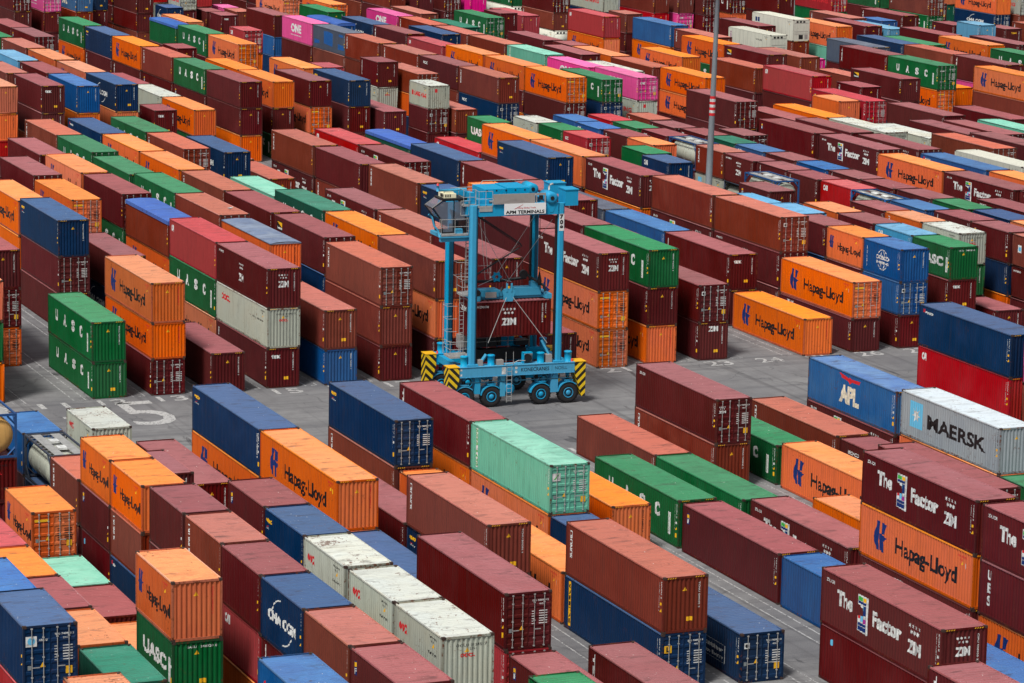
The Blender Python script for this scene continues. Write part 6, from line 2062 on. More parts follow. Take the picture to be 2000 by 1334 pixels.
# ---------------------------------------------------------------- straddle carrier
root = empty('straddle_carrier', (-205.76+1.85*.0475, 84.39+1.85, 0), math.atan2(.99887, .0475))
tag(root, 'sky-blue straddle carrier numbered 709 lifting a container in the aisle', 'straddle carrier')
CS = 1.85   # s of the origin
def part(name, build, mats, parent=root):
    bm = bmesh.new(); build(bm)
    return obj(name, mesh_from(bm, name), mats, parent)
def S(bm, s0, s1, y0, y1, z0, z1, mi=0): box(bm, s0-CS, s1-CS, y0, y1, z0, z1, mi)
def T(bm, pts, r, n=6, mi=0): tube(bm, [(p[0]-CS, p[1], p[2]) for p in pts], r, n, mi)
WDT = 5.1
wheels = (-2.0, 0., 3.7, 5.76)
for side, yc in ((0, 0.), (1, WDT)):
    sb = part('side_beam', lambda bm: (S(bm, -2.46, 6.13, yc-.42, yc+.42, 2.27, 2.94), S(bm, -2.48, 6.15, yc-.46, yc+.46, 2.944, 2.985),
                                       S(bm, -2.48, 6.15, yc-.46, yc+.46, 2.235, 2.266)), [CRANE])
    for s0, s1 in ((-1.73, -1.2), (4.74, 5.22)):
        def leg(bm, s0=s0, s1=s1):
            r = (s1-s0)/2; c = (s0+s1)/2
            q = [(-.5, -1), (.5, -1), (1, -.5), (1, .5), (.5, 1), (-.5, 1), (-1, .5), (-1, -.5)]
            lo = [bm.verts.new((c-CS+r*px, yc+.26*py, 2.985)) for px, py in q]; hi = [bm.verts.new((c-CS+r*px, yc+.26*py, 14.3)) for px, py in q]
            for k in range(8): bm.faces.new((lo[k], lo[(k+1) % 8], hi[(k+1) % 8], hi[k]))
            bm.faces.new(hi)
            S(bm, c-.42, c+.42, yc-.38, yc+.38, 2.99, 3.12)
            # the guide rail on the inner face and cable tray
            S(bm, c-.09, c+.09, yc+(.27 if yc < 1 else -.4), yc+(.4 if yc < 1 else -.27), 3.2, 13.2, 1)
            S(bm, s0-.12 if s0 > 0 else s1+.01, s0-.01 if s0 > 0 else s1+.06, yc-.12, yc+.12, 3.2, 13.4, 2)
        lg = part('leg', leg, [CRANE, CRANED, DARK])
    for bs, sgn in ((6.16, 1), (-2.49, -1)):
        def bump(bm):
            x0, x1, x2 = bs, bs+sgn*.78, bs+sgn*.5
            a_ = [(x0, 2.95), (x1, 2.98), (x1, .52), (x2, .5), (x0, 2.1)]
            f = [bm.verts.new((x-CS, yc-.5, z)) for x, z in a_]; b = [bm.verts.new((x-CS, yc+.5, z)) for x, z in a_]
            bm.faces.new(f); bm.faces.new(b[::-1])
            for k in range(5): bm.faces.new((f[k], b[k], b[(k+1) % 5], f[(k+1) % 5]))
            S(bm, min(x0, x1)-.03, max(x0, x1)+.03, yc-.53, yc+.53, 2.985, 3.03, 1)
        part('bumper_guard', bump, [STRIPR if sgn > 0 else STRIPL, YEL])
    for wi, ws in enumerate(wheels):
        w = part('wheel', lambda bm: (S(bm, ws-.1, ws+.1, yc-.1, yc+.1, .66, .82), S(bm, ws-.12, ws+.12, yc+.05, yc+.3, .8, 1.75), ), [CRANE])
        def tyre(bm):
            lathe(bm, [(.35, -.27), (.66, -.285), (.74, -.22), (.755, -.08), (.755, .08), (.74, .22), (.66, .285), (.35, .27)], (ws-CS, yc, .755), 'y', 40, 0)
            for k in range(24):
                an = 2*math.pi*k/24
                m = Matrix.Translation((ws-CS, yc, .755)) @ Matrix.Rotation(an, 4, 'Y')
                vs = box(bm, -.03, .03, -.27, .27, .74, .768)
                for q in vs: q.co = m @ q.co
        part('tyre', tyre, [RUBBER], w)
        def rim(bm):
            for sg in (-1, 1):
                y = yc+sg*.29
                lathe(bm, [(.37, -sg*.02), (.37, sg*.01), (.32, sg*.01), (.30, -sg*.12), (.2, -sg*.12), (.18, -sg*.02), (.16, sg*.03), (.04, sg*.04)], (ws-CS, y, .755), 'y', 32, 0)
                for k in range(8):
                    an = 2*math.pi*k/8
                    c_ = (ws-CS+.25*math.cos(an), y-sg*.11, .755+.25*math.sin(an)); lathe(bm, [(.03, -.02), (.03, .03)], c_, 'y', 8, 1)
        part('rim', rim, [CRANE, CRANED], w)
        def fender(bm):
            n = 12; r0 = .84
            for k in range(n):
                a0, a1 = math.radians(20+k*125/n), math.radians(20+(k+1)*125/n)
                if wi in (1, 3) or True:
                    a0, a1 = math.radians(45)+a0-math.radians(20), math.radians(45)+a1-math.radians(20)
                qs = []
                for y in (yc-.33, yc+.33):
                    for aa in (a0, a1): qs.append(bm.verts.new((ws-CS+r0*math.cos(aa), y, .755+r0*math.sin(aa))))
                bm.faces.new((qs[0], qs[1], qs[3], qs[2]))
                q2 = [bm.verts.new((ws-CS+rr*math.cos(aa), yc-.33, .755+rr*math.sin(aa))) for rr, aa in ((r0, a0), (r0, a1), (r0-.07, a1), (r0-.07, a0))]
                bm.faces.new(q2)
            S(bm, ws-.32, ws+.32, yc-.28, yc+.28, 1.62, 1.7)
        part('fender', fender, [CRANE], w)
        part('suspension_strut', lambda bm: (lathe(bm, [(.15, 1.95), (.15, 2.27)], (ws-CS, yc, 0), 'z', 16, 0), lathe(bm, [(.11, 1.7), (.13, 1.78), (.11, 1.86), (.13, 1.95)], (ws-CS, yc, 0), 'z', 16, 1)), [CRANE, DARK], w)
        part('spring_canister', lambda bm: (lathe(bm, [(.24, 2.985), (.25, 3.6), (.28, 3.62), (.28, 3.7), (.22, 3.73), (.05, 3.75)], (ws-CS, yc-.02, 0), 'z', 20, 0), lathe(bm, [(.03, 3.74), (.03, 3.79)], (ws-CS, yc-.02, 0), 'z', 8, 1)), [CRANE, DARK])
    for h0, h1, hz in ((.62, 1.0, .75), (4.4, 4.95, .85), (-1.25, -.85, 1.0)):
        part('drive_housing', lambda bm: S(bm, h0, h1, yc-.3, yc+.3, hz, 2.2), [CRANE])
    part('fluid_tank', lambda bm: lathe(bm, [(.3, -.3), (.42, -.26), (.42, .26), (.3, .3)], (1.3-CS, yc, 1.25), 'y', 20, 0), [CRANE])
    def hoses(bm):
        for k in range(6):
            s = -1.0+k*1.25+(k % 2)*.3
            T(bm, [(s, yc-.3, 2.2), (s+.1, yc-.34, 1.9), (s+.35, yc-.32, 1.75), (s+.6, yc-.3, 2.2)], .025, 5)
        T(bm, [(-1.9, yc-.3, 1.83), (6, yc-.3, 1.85)], .035, 6)
    part('hose_line', hoses, [CRANED])
# lower machinery between the beams
part('cross_member', lambda bm: (S(bm, -2.3, -1.9, .42, WDT-.42, 2.4, 2.9), S(bm, 5.6, 6.0, .42, WDT-.42, 2.4, 2.9)), [CRANE])
def mach(bm):
    y = WDT
    S(bm, -.6, 4.2, y-.6, y+.5, 3.36, 3.44); S(bm, .1, 1.9, y-.35, y+.4, 3.45, 4.3, 1); S(bm, 2.3, 2.9, y-.3, y+.3, 3.45, 4.4, 0)
    for s in (-.4, 1.0, 2.2, 3.9): S(bm, s, s+.1, y-.05, y+.05, 2.985, 3.36)
    lathe(bm, [(.24, 3.44), (.24, 4.1), (.2, 4.15)], (3.3-CS, y, 0), 'z', 16, 0)
    T(bm, [(3.3, y, 4.7), (4.7, y, 3.1)], .07, 4)
part('machinery_deck', mach, [CRANE, CRANED])
part('dark_machinery_fill', lambda bm: (S(bm, -.5, 4.0, WDT-1.3, WDT-.62, 2.5, 3.3), S(bm, .3, 1.8, WDT-1.2, WDT-.4, 3.46, 4.1), S(bm, 2.0, 2.25, WDT-.9, WDT-.5, 3.46, 4.5), S(bm, 3.3, 4.2, WDT-1.1, WDT-.6, 3.46, 3.9)), [DARK])  # black machinery boxes, added so the area between the beams looks darker
part('electrical_cabinet', lambda bm: (S(bm, -1.0, -.3, WDT-.9, WDT-.45, 3.46, 4.4), S(bm, 2.7, 3.2, .3, .6, 3.0, 3.6)), [GREYP])
part('deck_railing', lambda bm: [T(bm, q, .02, 5) for q in ([(-.6, WDT-1.4, 4.4), (4.2, WDT-1.4, 4.4)], [(-.6, WDT-1.4, 3.9), (4.2, WDT-1.4, 3.9)], [(-.6, WDT-1.4, 3.4), (-.6, WDT-1.4, 4.4)], [(1.0, WDT-1.4, 3.4), (1.0, WDT-1.4, 4.4)], [(2.6, WDT-1.4, 3.4), (2.6, WDT-1.4, 4.4)], [(4.2, WDT-1.4, 3.4), (4.2, WDT-1.4, 4.4)])], [STEEL])
part('pipe_run', lambda bm: [T(bm, [(-1.9, y, 14.4+z), (.2, y, 14.45+z), (.6, y+.3, 14.8+z), (3.6, y+.3, 14.8+z)], .035, 5) for y, z in ((.5, .0), (.65, .05), (.8, .0), (3.8, .6))], [STEEL, DARK])
def mach2(bm):
    S(bm, .35, .85, -.3, .1, 2.99, 3.35, 0); S(bm, 4.05, 4.5, -.2, .25, 2.99, 3.55, 0); S(bm, -1.0, -.65, -.2, .2, 2.99, 3.4, 0)
    lathe(bm, [(.3, -.06), (.3, .06)], (2.7-CS, -.1, 3.35), 'y', 20, 1); S(bm, 2.35, 2.42, -.2, .2, 2.99, 3.75, 2); S(bm, 2.35, 3.05, -.2, .2, 3.7, 3.77, 2)
    T(bm, [(1.0, -.2, 3.02), (1.6, -.22, 3.08), (2.0, -.2, 3.25), (2.5, -.2, 3.2)], .03, 5, 3)
part('control_box', mach2, [GREYP, DARK, CRANE, STEEL])
def ladder(bm, s0, s1, y, z0, z1, st=.3, r=.022):
    T(bm, [(s0, y, z0), (s0, y, z1)], r, 5); T(bm, [(s1, y, z0), (s1, y, z1)], r, 5)
    z = z0+.1
    while z < z1:
        T(bm, [(s0, y, z), (s1, y, z)], r*.8, 5); z += st
part('access_ladder', lambda bm: (ladder(bm, 1.02, 1.38, -.55, .35, 2.9), T(bm, [(.95, -.5, 2.98), (.95, -.5, 3.95)], .02, 5), T(bm, [(1.5, -.5, 2.98), (1.5, -.5, 3.95)], .02, 5)), [STEEL])
# end ladder, cages and landings on the left end
part('cage_ladder', lambda bm: (ladder(bm, -2.05, -1.75, .95, 3.6, 8.1), ladder(bm, -1.75, -1.75, 1.6, 8.0, 8.1), ladder(bm, -1.72, -1.35, .85, 8.1, 14.2)), [STEEL])
def cage(bm):
    for z in (4.4, 5.3, 6.2, 7.1):
        T(bm, [(-2.25, .9, z), (-2.95, .95, z), (-2.95, 1.9, z), (-2.25, 1.95, z)], .02, 5)
    for q in ((-2.95, .95), (-2.95, 1.9)): T(bm, [(q[0], q[1], 3.6), (q[0], q[1], 7.3)], .018, 5)
    for z in (9.2, 10.2): T(bm, [(-1.3, .5, z), (-2.3, .9, z), (-2.3, 1.7, z), (-1.4, 1.9, z)], .02, 5)
part('ladder_cage', cage, [STEEL])
def landing(bm, s0, s1, y0, y1, z, rails=True):
    S(bm, s0, s1, y0, y1, z-.14, z)
    for h in (.5, 1.02):
        T(bm, [(s0, y0, z+h), (s1, y0, z+h)], .02, 5); T(bm, [(s0, y1, z+h), (s0, y0, z+h)], .02, 5)
    for s in (s0, (s0+s1)/2, s1): T(bm, [(s, y0, z), (s, y0, z+1.02)], .02, 5)
    T(bm, [(s0, y1, z), (s0, y1, z+1.02)], .02, 5)
part('landing', lambda bm: landing(bm, -2.85, -1.3, .5, 1.9, 3.6), [STEEL])
part('landing', lambda bm: landing(bm, -2.05, -1.2, .4, 1.6, 8.0), [STEEL])
# cab and its platform
part('cab_platform', lambda bm: (S(bm, -3.75, -1.6, .3, 2.6, 12.05, 12.3), T(bm, [(-3.75, .5, 12.1), (-3.9, .5, 12.6), (-4.15, .55, 12.9), (-4.3, .6, 13.5), (-4.55, .6, 13.7)], .07, 8), S(bm, -3.7, -1.2, .45, .75, 11.75, 12.04), S(bm, -2.6, -2.1, .4, .8, 12.3, 12.62)), [CRANE])
def cab(bm):
    y0, y1 = .75, 2.35
    pr = [(-1.75, 12.3), (-3.45, 12.3), (-3.6, 13.3), (-4.25, 14.1), (-3.5, 14.62), (-1.75, 14.62)]
    # sills, posts and roof of the cab
    for y in (y0, y1):
        for i in range(6):
            p, q = pr[i], pr[(i+1) % 6]; T(bm, [(p[0], y, p[1]), (q[0], y, q[1])], .05, 4)
    for p in pr: T(bm, [(p[0], y0, p[1]), (p[0], y1, p[1])], .05, 4)
    T(bm, [(-2.65, y0, 12.3), (-2.65, y0, 14.62)], .045, 4)
    S(bm, -3.55, -1.7, y0-.06, y1+.06, 14.64, 14.74); S(bm, -3.4, -1.75, y0, y1, 12.3, 12.38); S(bm, -1.78, -1.72, y0, y1, 12.3, 14.6)
    S(bm, -2.7, -2.2, 1.2, 1.7, 12.4, 12.85); S(bm, -2.35, -2.2, 1.2, 1.7, 12.85, 13.6); S(bm, -3.3, -3.1, 1.1, 1.9, 12.9, 13.2)
cb = part('cab', cab, [DARK])
def glass(bm):
    y0, y1 = .74, 2.36
    for pts in (((-3.6, y0, 13.3), (-4.25, y0, 14.1), (-4.25, y1, 14.1), (-3.6, y1, 13.3)), ((-4.25, y0, 14.1), (-3.5, y0, 14.62), (-3.5, y1, 14.62), (-4.25, y1, 14.1)),
                ((-3.4, y0, 12.4), (-2.72, y0, 12.4), (-2.72, y0, 14.5), (-3.45, y0, 14.5), (-4.1, y0, 14.1), (-3.55, y0, 13.3)), ((-2.6, y0, 13.2), (-1.85, y0, 13.2), (-1.85, y0, 14.5), (-2.6, y0, 14.5))):
        bm.faces.new([bm.verts.new((p[0]-CS, p[1], p[2])) for p in pts])
GL = NT('cab_glass'); GL.b.inputs['Base Color'].default_value = (.25, .28, .34, 1); GL.b.inputs['Roughness'].default_value = .08
GL.b.inputs['Transmission Weight'].default_value = .6; GL.b.inputs['IOR'].default_value = 1.1
part('window', glass, [GL.m], cb)
part('air_conditioner', lambda bm: (S(bm, -3.35, -2.45, .9, 2.1, 14.75, 15.05), S(bm, -3.2, -2.6, 1.0, 2.0, 15.05, 15.16), [S(bm, -3.37+.0, -3.34, .98+i*.18, 1.08+i*.18, 14.8, 15.0, 1) for i in range(4)],
                                    [S(bm, -3.25+i*.16, -3.17+i*.16, .885, .9, 14.82, 15.0, 1) for i in range(3)]), [IVORY, DARK], cb)
part('cab_railing', lambda bm: (landing(bm, -3.7, -1.72, .28, .6, 12.32), T(bm, [(-2.3, .3, 13.6), (-2.3, .3, 14.6), (-1.72, .3, 14.6), (-1.72, .3, 13.6), (-2.3, .3, 13.6)], .03, 5)), [STEEL])
part('mirror_arm', lambda bm: (T(bm, [(-3.6, 1.2, 15.25), (-1.6, 1.2, 15.3)], .08, 8), T(bm, [(-3.7, 1.2, 15.2), (-3.7, 1.2, 15.6)], .1, 8), lathe(bm, [(.08, 15.6), (.08, 15.75)], (-3.7-CS, 1.2, 0), 'z', 10, 1)), [CRANE, REDL])
# top frame
def topf(bm):
    for yc in (0, WDT):
        S(bm, -1.15, 4.7, yc-.3, yc+.3, 13.55, 14.35)
    for s in (-1.6, 4.85): S(bm, s-.25, s+.25, .3, WDT-.3, 13.5, 14.2)
    S(bm, 5.24, 6.2, -.2, 1.2, 14.1, 15.2); S(bm, 5.2, 6.25, -.25, 1.25, 15.2, 15.26); S(bm, 5.4, 6.6, 3.4, 4.6, 14.4, 15.15); S(bm, 5.35, 6.65, 3.35, 4.65, 15.15, 15.2)
    S(bm, -1.9, -.2, .4, 1.3, 14.3, 14.6); S(bm, -1.6, -1.2, .6, 1.6, 14.3, 15.1); S(bm, -2.4, -1.2, 2.4, 2.7, 14.7, 15.0)
    vs = [bm.verts.new((s-CS, -.32, z)) for s, z in ((3.75, 14.4), (4.6, 14.4), (4.3, 13.7), (4.05, 13.7))]; bm.faces.new(vs)
part('top_frame', topf, [CRANE])
part('engine_cover', lambda bm: (S(bm, -.35, 1.3, 1.0, 3.6, 14.4, 15.25), S(bm, 1.34, 3.0, 1.0, 3.6, 14.4, 15.3), [S(bm, -.2+i*.7, -.1+i*.7, .98, 1.0, 15.1, 15.2, 1) for i in range(5)]), [CRANE, DARK])
def gp(bm):
    S(bm, -.16, 2.9, -.44, -.36, 14.4, 15.1); S(bm, 3.0, 3.7, -.44, -.36, 14.95, 15.1); S(bm, 3.0, 3.05, -.44, -.36, 14.4, 14.95); S(bm, 3.62, 3.7, -.44, -.36, 14.4, 14.95); S(bm, 3.2, 3.5, -.42, -.38, 14.65, 14.93, 1)
    vs = [bm.verts.new(p) for p in ((-.16-CS, -.445, 14.4), (1.4-CS, -.475, 14.75), (2.9-CS, -.445, 14.4))]; bm.faces.new(vs)
    S(bm, .6, 4.3, 4.3, 4.36, 14.3, 15.1)
part('grey_cover_panel', gp, [GREYP, DARK])
part('exhaust_pipe', lambda bm: T(bm, [(4.9, 2.2, 14.9), (4.9, 2.2, 15.15), (5.0, 2.2, 15.28), (5.2, 2.2, 15.33)], .07, 8), [STEEL])
for (s, y, z, r, ln_) in ((4.2, -.1, 14.7, .42, 1.6), (3.9, 3.0, 14.9, .4, 1.5)):
    part('winch_drum', lambda bm: (lathe(bm, [(r*.5, -ln_/2), (r, -ln_/2), (r, ln_/2), (r*.5, ln_/2)], (s-CS, y+ln_/2-.3, z), 'y', 24, 0), lathe(bm, [(r*.35, -.03), (r*.35, .0)], (s-CS, y-.3, z), 'y', 12, 1)), [CRANE, DARK])
part('top_railing', lambda bm: (landing(bm, -1.2, -.2, -.35, .4, 14.3), landing(bm, -2.1, -1.2, .3, 1.4, 14.35), S(bm, -1.15, -.2, -.34, -.3, 13.9, 14.25)), [STEEL])
def sign(bm): S(bm, .62, 3.68, -.52, -.47, 13.66, 14.42)
sg = part('sign_board', sign, [CLEANW])
def art_obj(name, a, place, parent):
    me = a.mesh(name, [], lambda u, v, d, k: Vector(place(u, v)), lambda u: 0.)
    return obj(name, me, None, parent)
a = Art(); a.text('APM TERMINALS', .72, 3.58, 13.71, 13.95, K_, .035); a.text('Lifting Global Trade.', 1.6, 2.95, 14.06, 14.17, R_, .01)
a.poly([(1.35, 14.05), (1.9, 14.32), (1.92, 14.3), (1.4, 14.03)], R_); a.poly([(1.5, 14.12), (1.98, 14.36), (2.0, 14.34), (1.55, 14.1)], R_)
art_obj('sign_lettering', a, lambda u, v: (u-CS, -.526, v), sg)
a = Art(); a.text('KONECRANES', 2.12, 4.22, 2.48, 2.74, K_, .01); a.rect(4.42, 4.435, 2.42, 2.82, K_); a.text('NOELL', 4.66, 5.58, 2.5, 2.74, K_, -.005)
a.disc(1.75, 2.76, .1, W_); a.disc(1.75, 2.48, .1, W_); a.rect(.68, .98, 2.35, 2.85, W_); a.rect(-2.44, -2.25, 2.72, 2.86, W_); a.rect(-2.44, -2.25, 2.36, 2.5, W_)
art_obj('beam_lettering', a, lambda u, v: (u-CS, -.426, v), root)
a = Art(); a.rect(4.78, 5.16, 12.35, 13.55, W_)
art_obj('number_plate', a, lambda u, v: (u-CS, -.266, v), root)
a = Art(); a.text('7', 4.84, 5.1, 13.2, 13.52, K_, .06); a.text('0', 4.85, 5.09, 12.81, 13.13, K_, .06); a.text('9', 4.85, 5.09, 12.42, 12.74, K_, .06)
art_obj('number_lettering', a, lambda u, v: (u-CS, -.272, v), root)
# spreader
def spr(bm):
    S(bm, -.75, 4.85, 1.9, 2.5, 7.3, 7.5); S(bm, -.2, 1.1, 1.7, 2.7, 7.5, 8.0); S(bm, 2.3, 4.3, 1.75, 2.65, 7.5, 8.05); S(bm, 1.1, 2.3, 1.85, 2.55, 7.5, 7.85)
    for s in (-.72, 4.62): S(bm, s-.1, s+.35, 1.35, 3.75, 7.28, 7.62)
    S(bm, 1.35, 2.1, 1.3, 1.4, 7.3, 8.1); S(bm, 1.5, 1.62, 1.25, 1.3, 7.9, 8.5); S(bm, 1.85, 1.97, 1.25, 1.3, 7.9, 8.5)
    vs = [bm.verts.new((s-CS, 1.28, z)) for s, z in ((1.2, 8.0), (2.2, 8.0), (2.0, 7.2), (1.45, 7.2))]; bm.faces.new(vs)
    S(bm, 3.6, 4.3, 1.8, 2.4, 8.05, 8.4); S(bm, -.6, -.2, 1.8, 2.6, 7.5, 7.8)
    S(bm, .1, .9, 1.6, 1.68, 7.45, 7.85, 1); lathe(bm, [(.22, -.2), (.22, .2)], (-.55-CS, 1.6, 7.85), 'y', 16, 2)
    for k in range(9): lathe(bm, [(.05, 7.9), (.05, 8.15)], (1.25+k*.12-CS, 1.6+(k % 3)*.2, 0), 'z', 8, 2)
part('spreader', spr, [CRANE, GREYP, DARK])
part('spreader_crossbar', lambda bm: T(bm, [(-1.0, 3.0, 8.4), (1.5, 3.0, 8.38), (3.6, 3.0, 8.55)], .11, 8), [DARK])
def star6(bm):
    for y in (2.55, 2.63):
        pts = []
        for k in range(12):
            an = math.radians(30*k); rr = .42 if k % 2 == 0 else .27
            pts.append((1.25-CS+rr*math.cos(an), y, 8.75+rr*math.sin(an)))
        inner = [(1.25-CS+.13*math.cos(math.radians(30*k)), y, 8.75+.13*math.sin(math.radians(30*k))) for k in range(12)]
        o_ = [bm.verts.new(p) for p in pts]; i_ = [bm.verts.new(p) for p in inner]
        for k in range(12): bm.faces.new((o_[k], o_[(k+1) % 12], i_[(k+1) % 12], i_[k]))
        if y == 2.55: first = o_
        else:
            for k in range(12): bm.faces.new((first[k], first[(k+1) % 12], o_[(k+1) % 12], o_[k]))
part('star_pulley', star6, [CRANE])
part('hoist_rope', lambda bm: (T(bm, [(-1.03, .3, 13.1), (2.2, 2.4, 8.4)], .018, 5), T(bm, [(3.3, .3, 13.6), (1.25, 2.4, 9.1)], .018, 5), T(bm, [(4.5, .3, 13.1), (1.9, 2.4, 8.3)], .018, 5),
                              T(bm, [(-.3, -.2, 4.6), (1.5, 1.2, 7.5)], .022, 5), T(bm, [(4.1, -.2, 4.4), (2.0, 1.2, 7.5)], .022, 5), T(bm, [(1.25, 2.6, 8.7), (-.2, 2.4, 8.2)], .02, 5), T(bm, [(1.6, 2.6, 8.6), (2.3, 2.4, 8.4)], .02, 5)), [ROPE])
part('cable_hook', lambda bm: (T(bm, [(4.05, 1.6, 13.6), (4.1, 1.6, 9.2)], .025, 5), lathe(bm, [(.03, 9.2), (.18, 8.5), (.1, 8.2)], (4.1-CS, 1.6, 0), 'z', 10, 0), T(bm, [(3.2, 1.8, 9.0), (3.6, 1.8, 8.7), (4.4, 1.5, 8.2), (4.5, 1.4, 7.8)], .1, 6), lathe(bm, [(.3, -.12), (.3, .12)], (3.0-CS, 1.9, 9.0), 'y', 16, 0)), [DARK])
part('hose_arm', lambda bm: (T(bm, [(-.27, 2.5, 13.2), (2.9, 2.5, 11.1), (3.05, 2.5, 10.9), (2.8, 2.5, 10.75), (-.4, 2.5, 8.95)], .055, 6), T(bm, [(-.27, 2.56, 13.1), (2.85, 2.56, 11.0), (-.4, 2.56, 8.85)], .04, 6)), [DARK])
def gangway(bm):
    ladder(bm, -.35, -.12, 4.6, 8.1, 13.2, .3); T(bm, [(.6, 4.6, 13.2), (1.1, 4.6, 8.2)], .02, 5); T(bm, [(.9, 4.6, 13.0), (1.3, 4.6, 8.6)], .02, 5)
    for h in (8.8, 9.3): T(bm, [(-.2, 4.2, h), (1.3, 4.2, h), (1.35, 4.2, 8.3)], .02, 5)
part('rear_ladder', gangway, [STEEL])
part('brace', lambda bm: (T(bm, [(-.75, .0, 3.2), (-.35, 0, 3.75)], .12, 6), T(bm, [(4.55, 0, 3.1), (3.9, .4, 4.5)], .09, 6), T(bm, [(2.4, WDT, 4.6), (3.5, WDT, 3.0)], .1, 4)), [CRANE])
part('warning_lamp', lambda bm: (lathe(bm, [(.07, 2.99), (.07, 3.15), (.02, 3.2)], (6.0-CS, -.2, 0), 'z', 10, 0), lathe(bm, [(.07, 2.99), (.07, 3.15), (.02, 3.2)], (-2.35-CS, WDT-.3, 0), 'z', 10, 0)), [REDL])

# the container it is lifting
lz, lh = 4.66, 2.62
lc = empty('shipping_container', (0, 0, lz), root.rotation_euler.z)
d_ = Vector((.04751, .99887, 0)); n_ = Vector((.99887, -.04751, 0))
pos = Vector((-205.76, 84.39, 0))+d_*(4.92-3.029)-n_*2.55
lc.location = (pos.x, pos.y, lz)
tag(lc, 'short maroon container with white stars, held up inside the blue straddle carrier', 'shipping container', GROUP)
for nm, me, ms, subs in pieces(20, 2.591, 'MzR', 3, False):
    if len(me.polygons) == 0: continue
    o = obj(nm, me, ms, lc)
    for sn, sm, sms in subs: obj(sn, sm, sms, o)
a = Art(); a.text('ZIM', .4, 1.6, 1.75, 2.1, W_, .06)
me = a.mesh('rear_lettering', [b[0] for b in EB], lambda u, v, d, k: Vector((-3.029+.016+d, HW-u, v)), depth_fn(EB))
obj('rear_lettering', me, None, lc)

# ---------------------------------------------------------------- lighting mast
pole = empty('lighting_mast', (-257.5, 126.16, 0))
tag(pole, 'tall grey lighting mast with red and white bands among the stacks', 'lighting mast')
bm = bmesh.new()
tube(bm, [(0, 0, 0), (0, .02*10, 10), (0, .02*20, 20), (0, .02*30, 30)], .36, 20, 0, True, .13)
obj('mast_pole', mesh_from(bm, 'mast_pole'), [simple('mast_grey', (126, 134, 140), .5, .2, noise=.15)], pole)
bm = bmesh.new()
for k in range(7):
    z = 13.1+k*.25; r = .36-.23*z/30+.012
    tube(bm, [(0, .02*z, z), (0, .02*(z+.25), z+.25)], r, 20, k % 2, False)
obj('warning_band', mesh_from(bm, 'warning_band'), [REDL, WHITE], pole)
bm = bmesh.new()
for sx in (-1, 1):
    box(bm, sx*1.2-.35, sx*1.2+.35, .3, .9, 29.6, 29.9)
box(bm, -1.6, 1.6, .55, .65, 29.9, 30.0)
obj('floodlight', mesh_from(bm, 'floodlight'), [STEEL], pole)

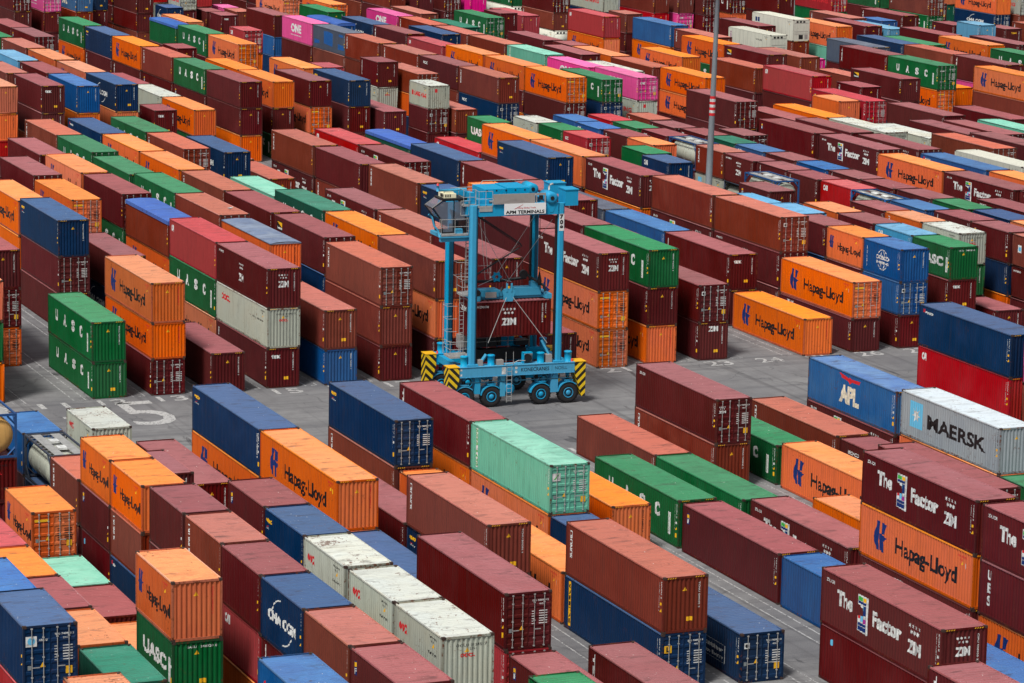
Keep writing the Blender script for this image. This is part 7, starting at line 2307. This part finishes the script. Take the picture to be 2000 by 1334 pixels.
# ---------------------------------------------------------------- gull resting on a roof
def gull(loc, rz, lab):
    r = empty('gull', loc, rz); tag(r, lab, 'gull')
    bm = bmesh.new()
    rows = [(-.27, .02, .155), (-.2, .035, .15), (-.1, .07, .15), (.02, .09, .16), (.12, .07, .19), (.17, .045, .235), (.21, .045, .265), (.25, .03, .26), (.27, .008, .25)]
    rings = [[bm.verts.new((x, rr*math.cos(2*math.pi*k/10)*.85, z+rr*math.sin(2*math.pi*k/10))) for k in range(10)] for x, rr, z in rows]
    for p, q in zip(rings, rings[1:]):
        for k in range(10): f = bm.faces.new((p[k], p[(k+1) % 10], q[(k+1) % 10], q[k])); f.smooth = True
    bm.faces.new(rings[0]); bm.faces.new(rings[-1])
    obj('body', mesh_from(bm, 'gull_body'), [WHITE], r)
    bm = bmesh.new()
    for s in (-1, 1):
        vs = [bm.verts.new(p) for p in ((.1, s*.075, .2), (-.05, s*.09, .2), (-.3, s*.03, .17), (-.12, s*.085, .13), (.06, s*.088, .14))]; bm.faces.new(vs)
    obj('wing', mesh_from(bm, 'gull_wing'), [GREYL], r)
    bm = bmesh.new(); tube(bm, [(.26, 0, .255), (.32, 0, .245)], .012, 5); tube(bm, [(.0, .03, .08), (.0, .03, .0)], .008, 5); tube(bm, [(.0, -.03, .08), (.0, -.03, .0)], .008, 5)
    obj('beak_and_legs', mesh_from(bm, 'gull_legs'), [YEL], r)
gull((-243.45, 77.26, 8.670), .6, 'white gull standing on a maroon container roof left of the carrier')

# ---------------------------------------------------------------- camera
cam = D.cameras.new('camera'); cam.sensor_width = 36; cam.lens = 36*6324.55/2000; cam.clip_end = 3000; cam.clip_start = 1
co = D.objects.new('camera', cam); COL.objects.link(co)
yaw, pit, rol = 2.7458239, .1910586, .0192172
fw = Vector((math.cos(yaw)*math.cos(pit), math.sin(yaw)*math.cos(pit), -math.sin(pit)))
rt = Vector((math.sin(yaw), -math.cos(yaw), 0)); up = rt.cross(fw)
rt, up = math.cos(rol)*rt+math.sin(rol)*up, -math.sin(rol)*rt+math.cos(rol)*up
M = Matrix((rt, up, -fw)).transposed().to_4x4(); M.translation = (0, 0, 47.6947)
co.matrix_world = M
scn.camera = co

# ---------------------------------------------------------------- light: bright overcast
AZ, EL = math.radians(-52), math.radians(58)     # direction towards the sun, azimuth from +x
w = D.worlds.new('World'); scn.world = w; w.use_nodes = True
nt = w.node_tree; bg = nt.nodes['Background']
sky = nt.nodes.new('ShaderNodeTexSky'); sky.sky_type = 'NISHITA'; sky.sun_disc = False
sky.sun_elevation = EL; sky.sun_rotation = math.pi/2-AZ; sky.air_density = 1.; sky.dust_density = 4.; sky.ozone_density = 1.
hs = nt.nodes.new('ShaderNodeHueSaturation'); hs.inputs['Saturation'].default_value = .35
nt.links.new(sky.outputs[0], hs.inputs['Color']); nt.links.new(hs.outputs[0], bg.inputs['Color'])
bg.inputs['Strength'].default_value = .06
sl = D.lights.new('sun', 'SUN'); sl.energy = 2.2; sl.angle = math.radians(11); sl.color = (1, .965, .91)
so = D.objects.new('sun', sl); COL.objects.link(so)
so.rotation_euler = Vector((math.cos(AZ)*math.cos(EL), math.sin(AZ)*math.cos(EL), math.sin(EL))).to_track_quat('Z', 'Y').to_euler()
scn.view_settings.view_transform = 'Standard'; scn.view_settings.look = 'None'
scn.view_settings.exposure = .7; scn.view_settings.gamma = 1.
scn.cycles.max_bounces = 5
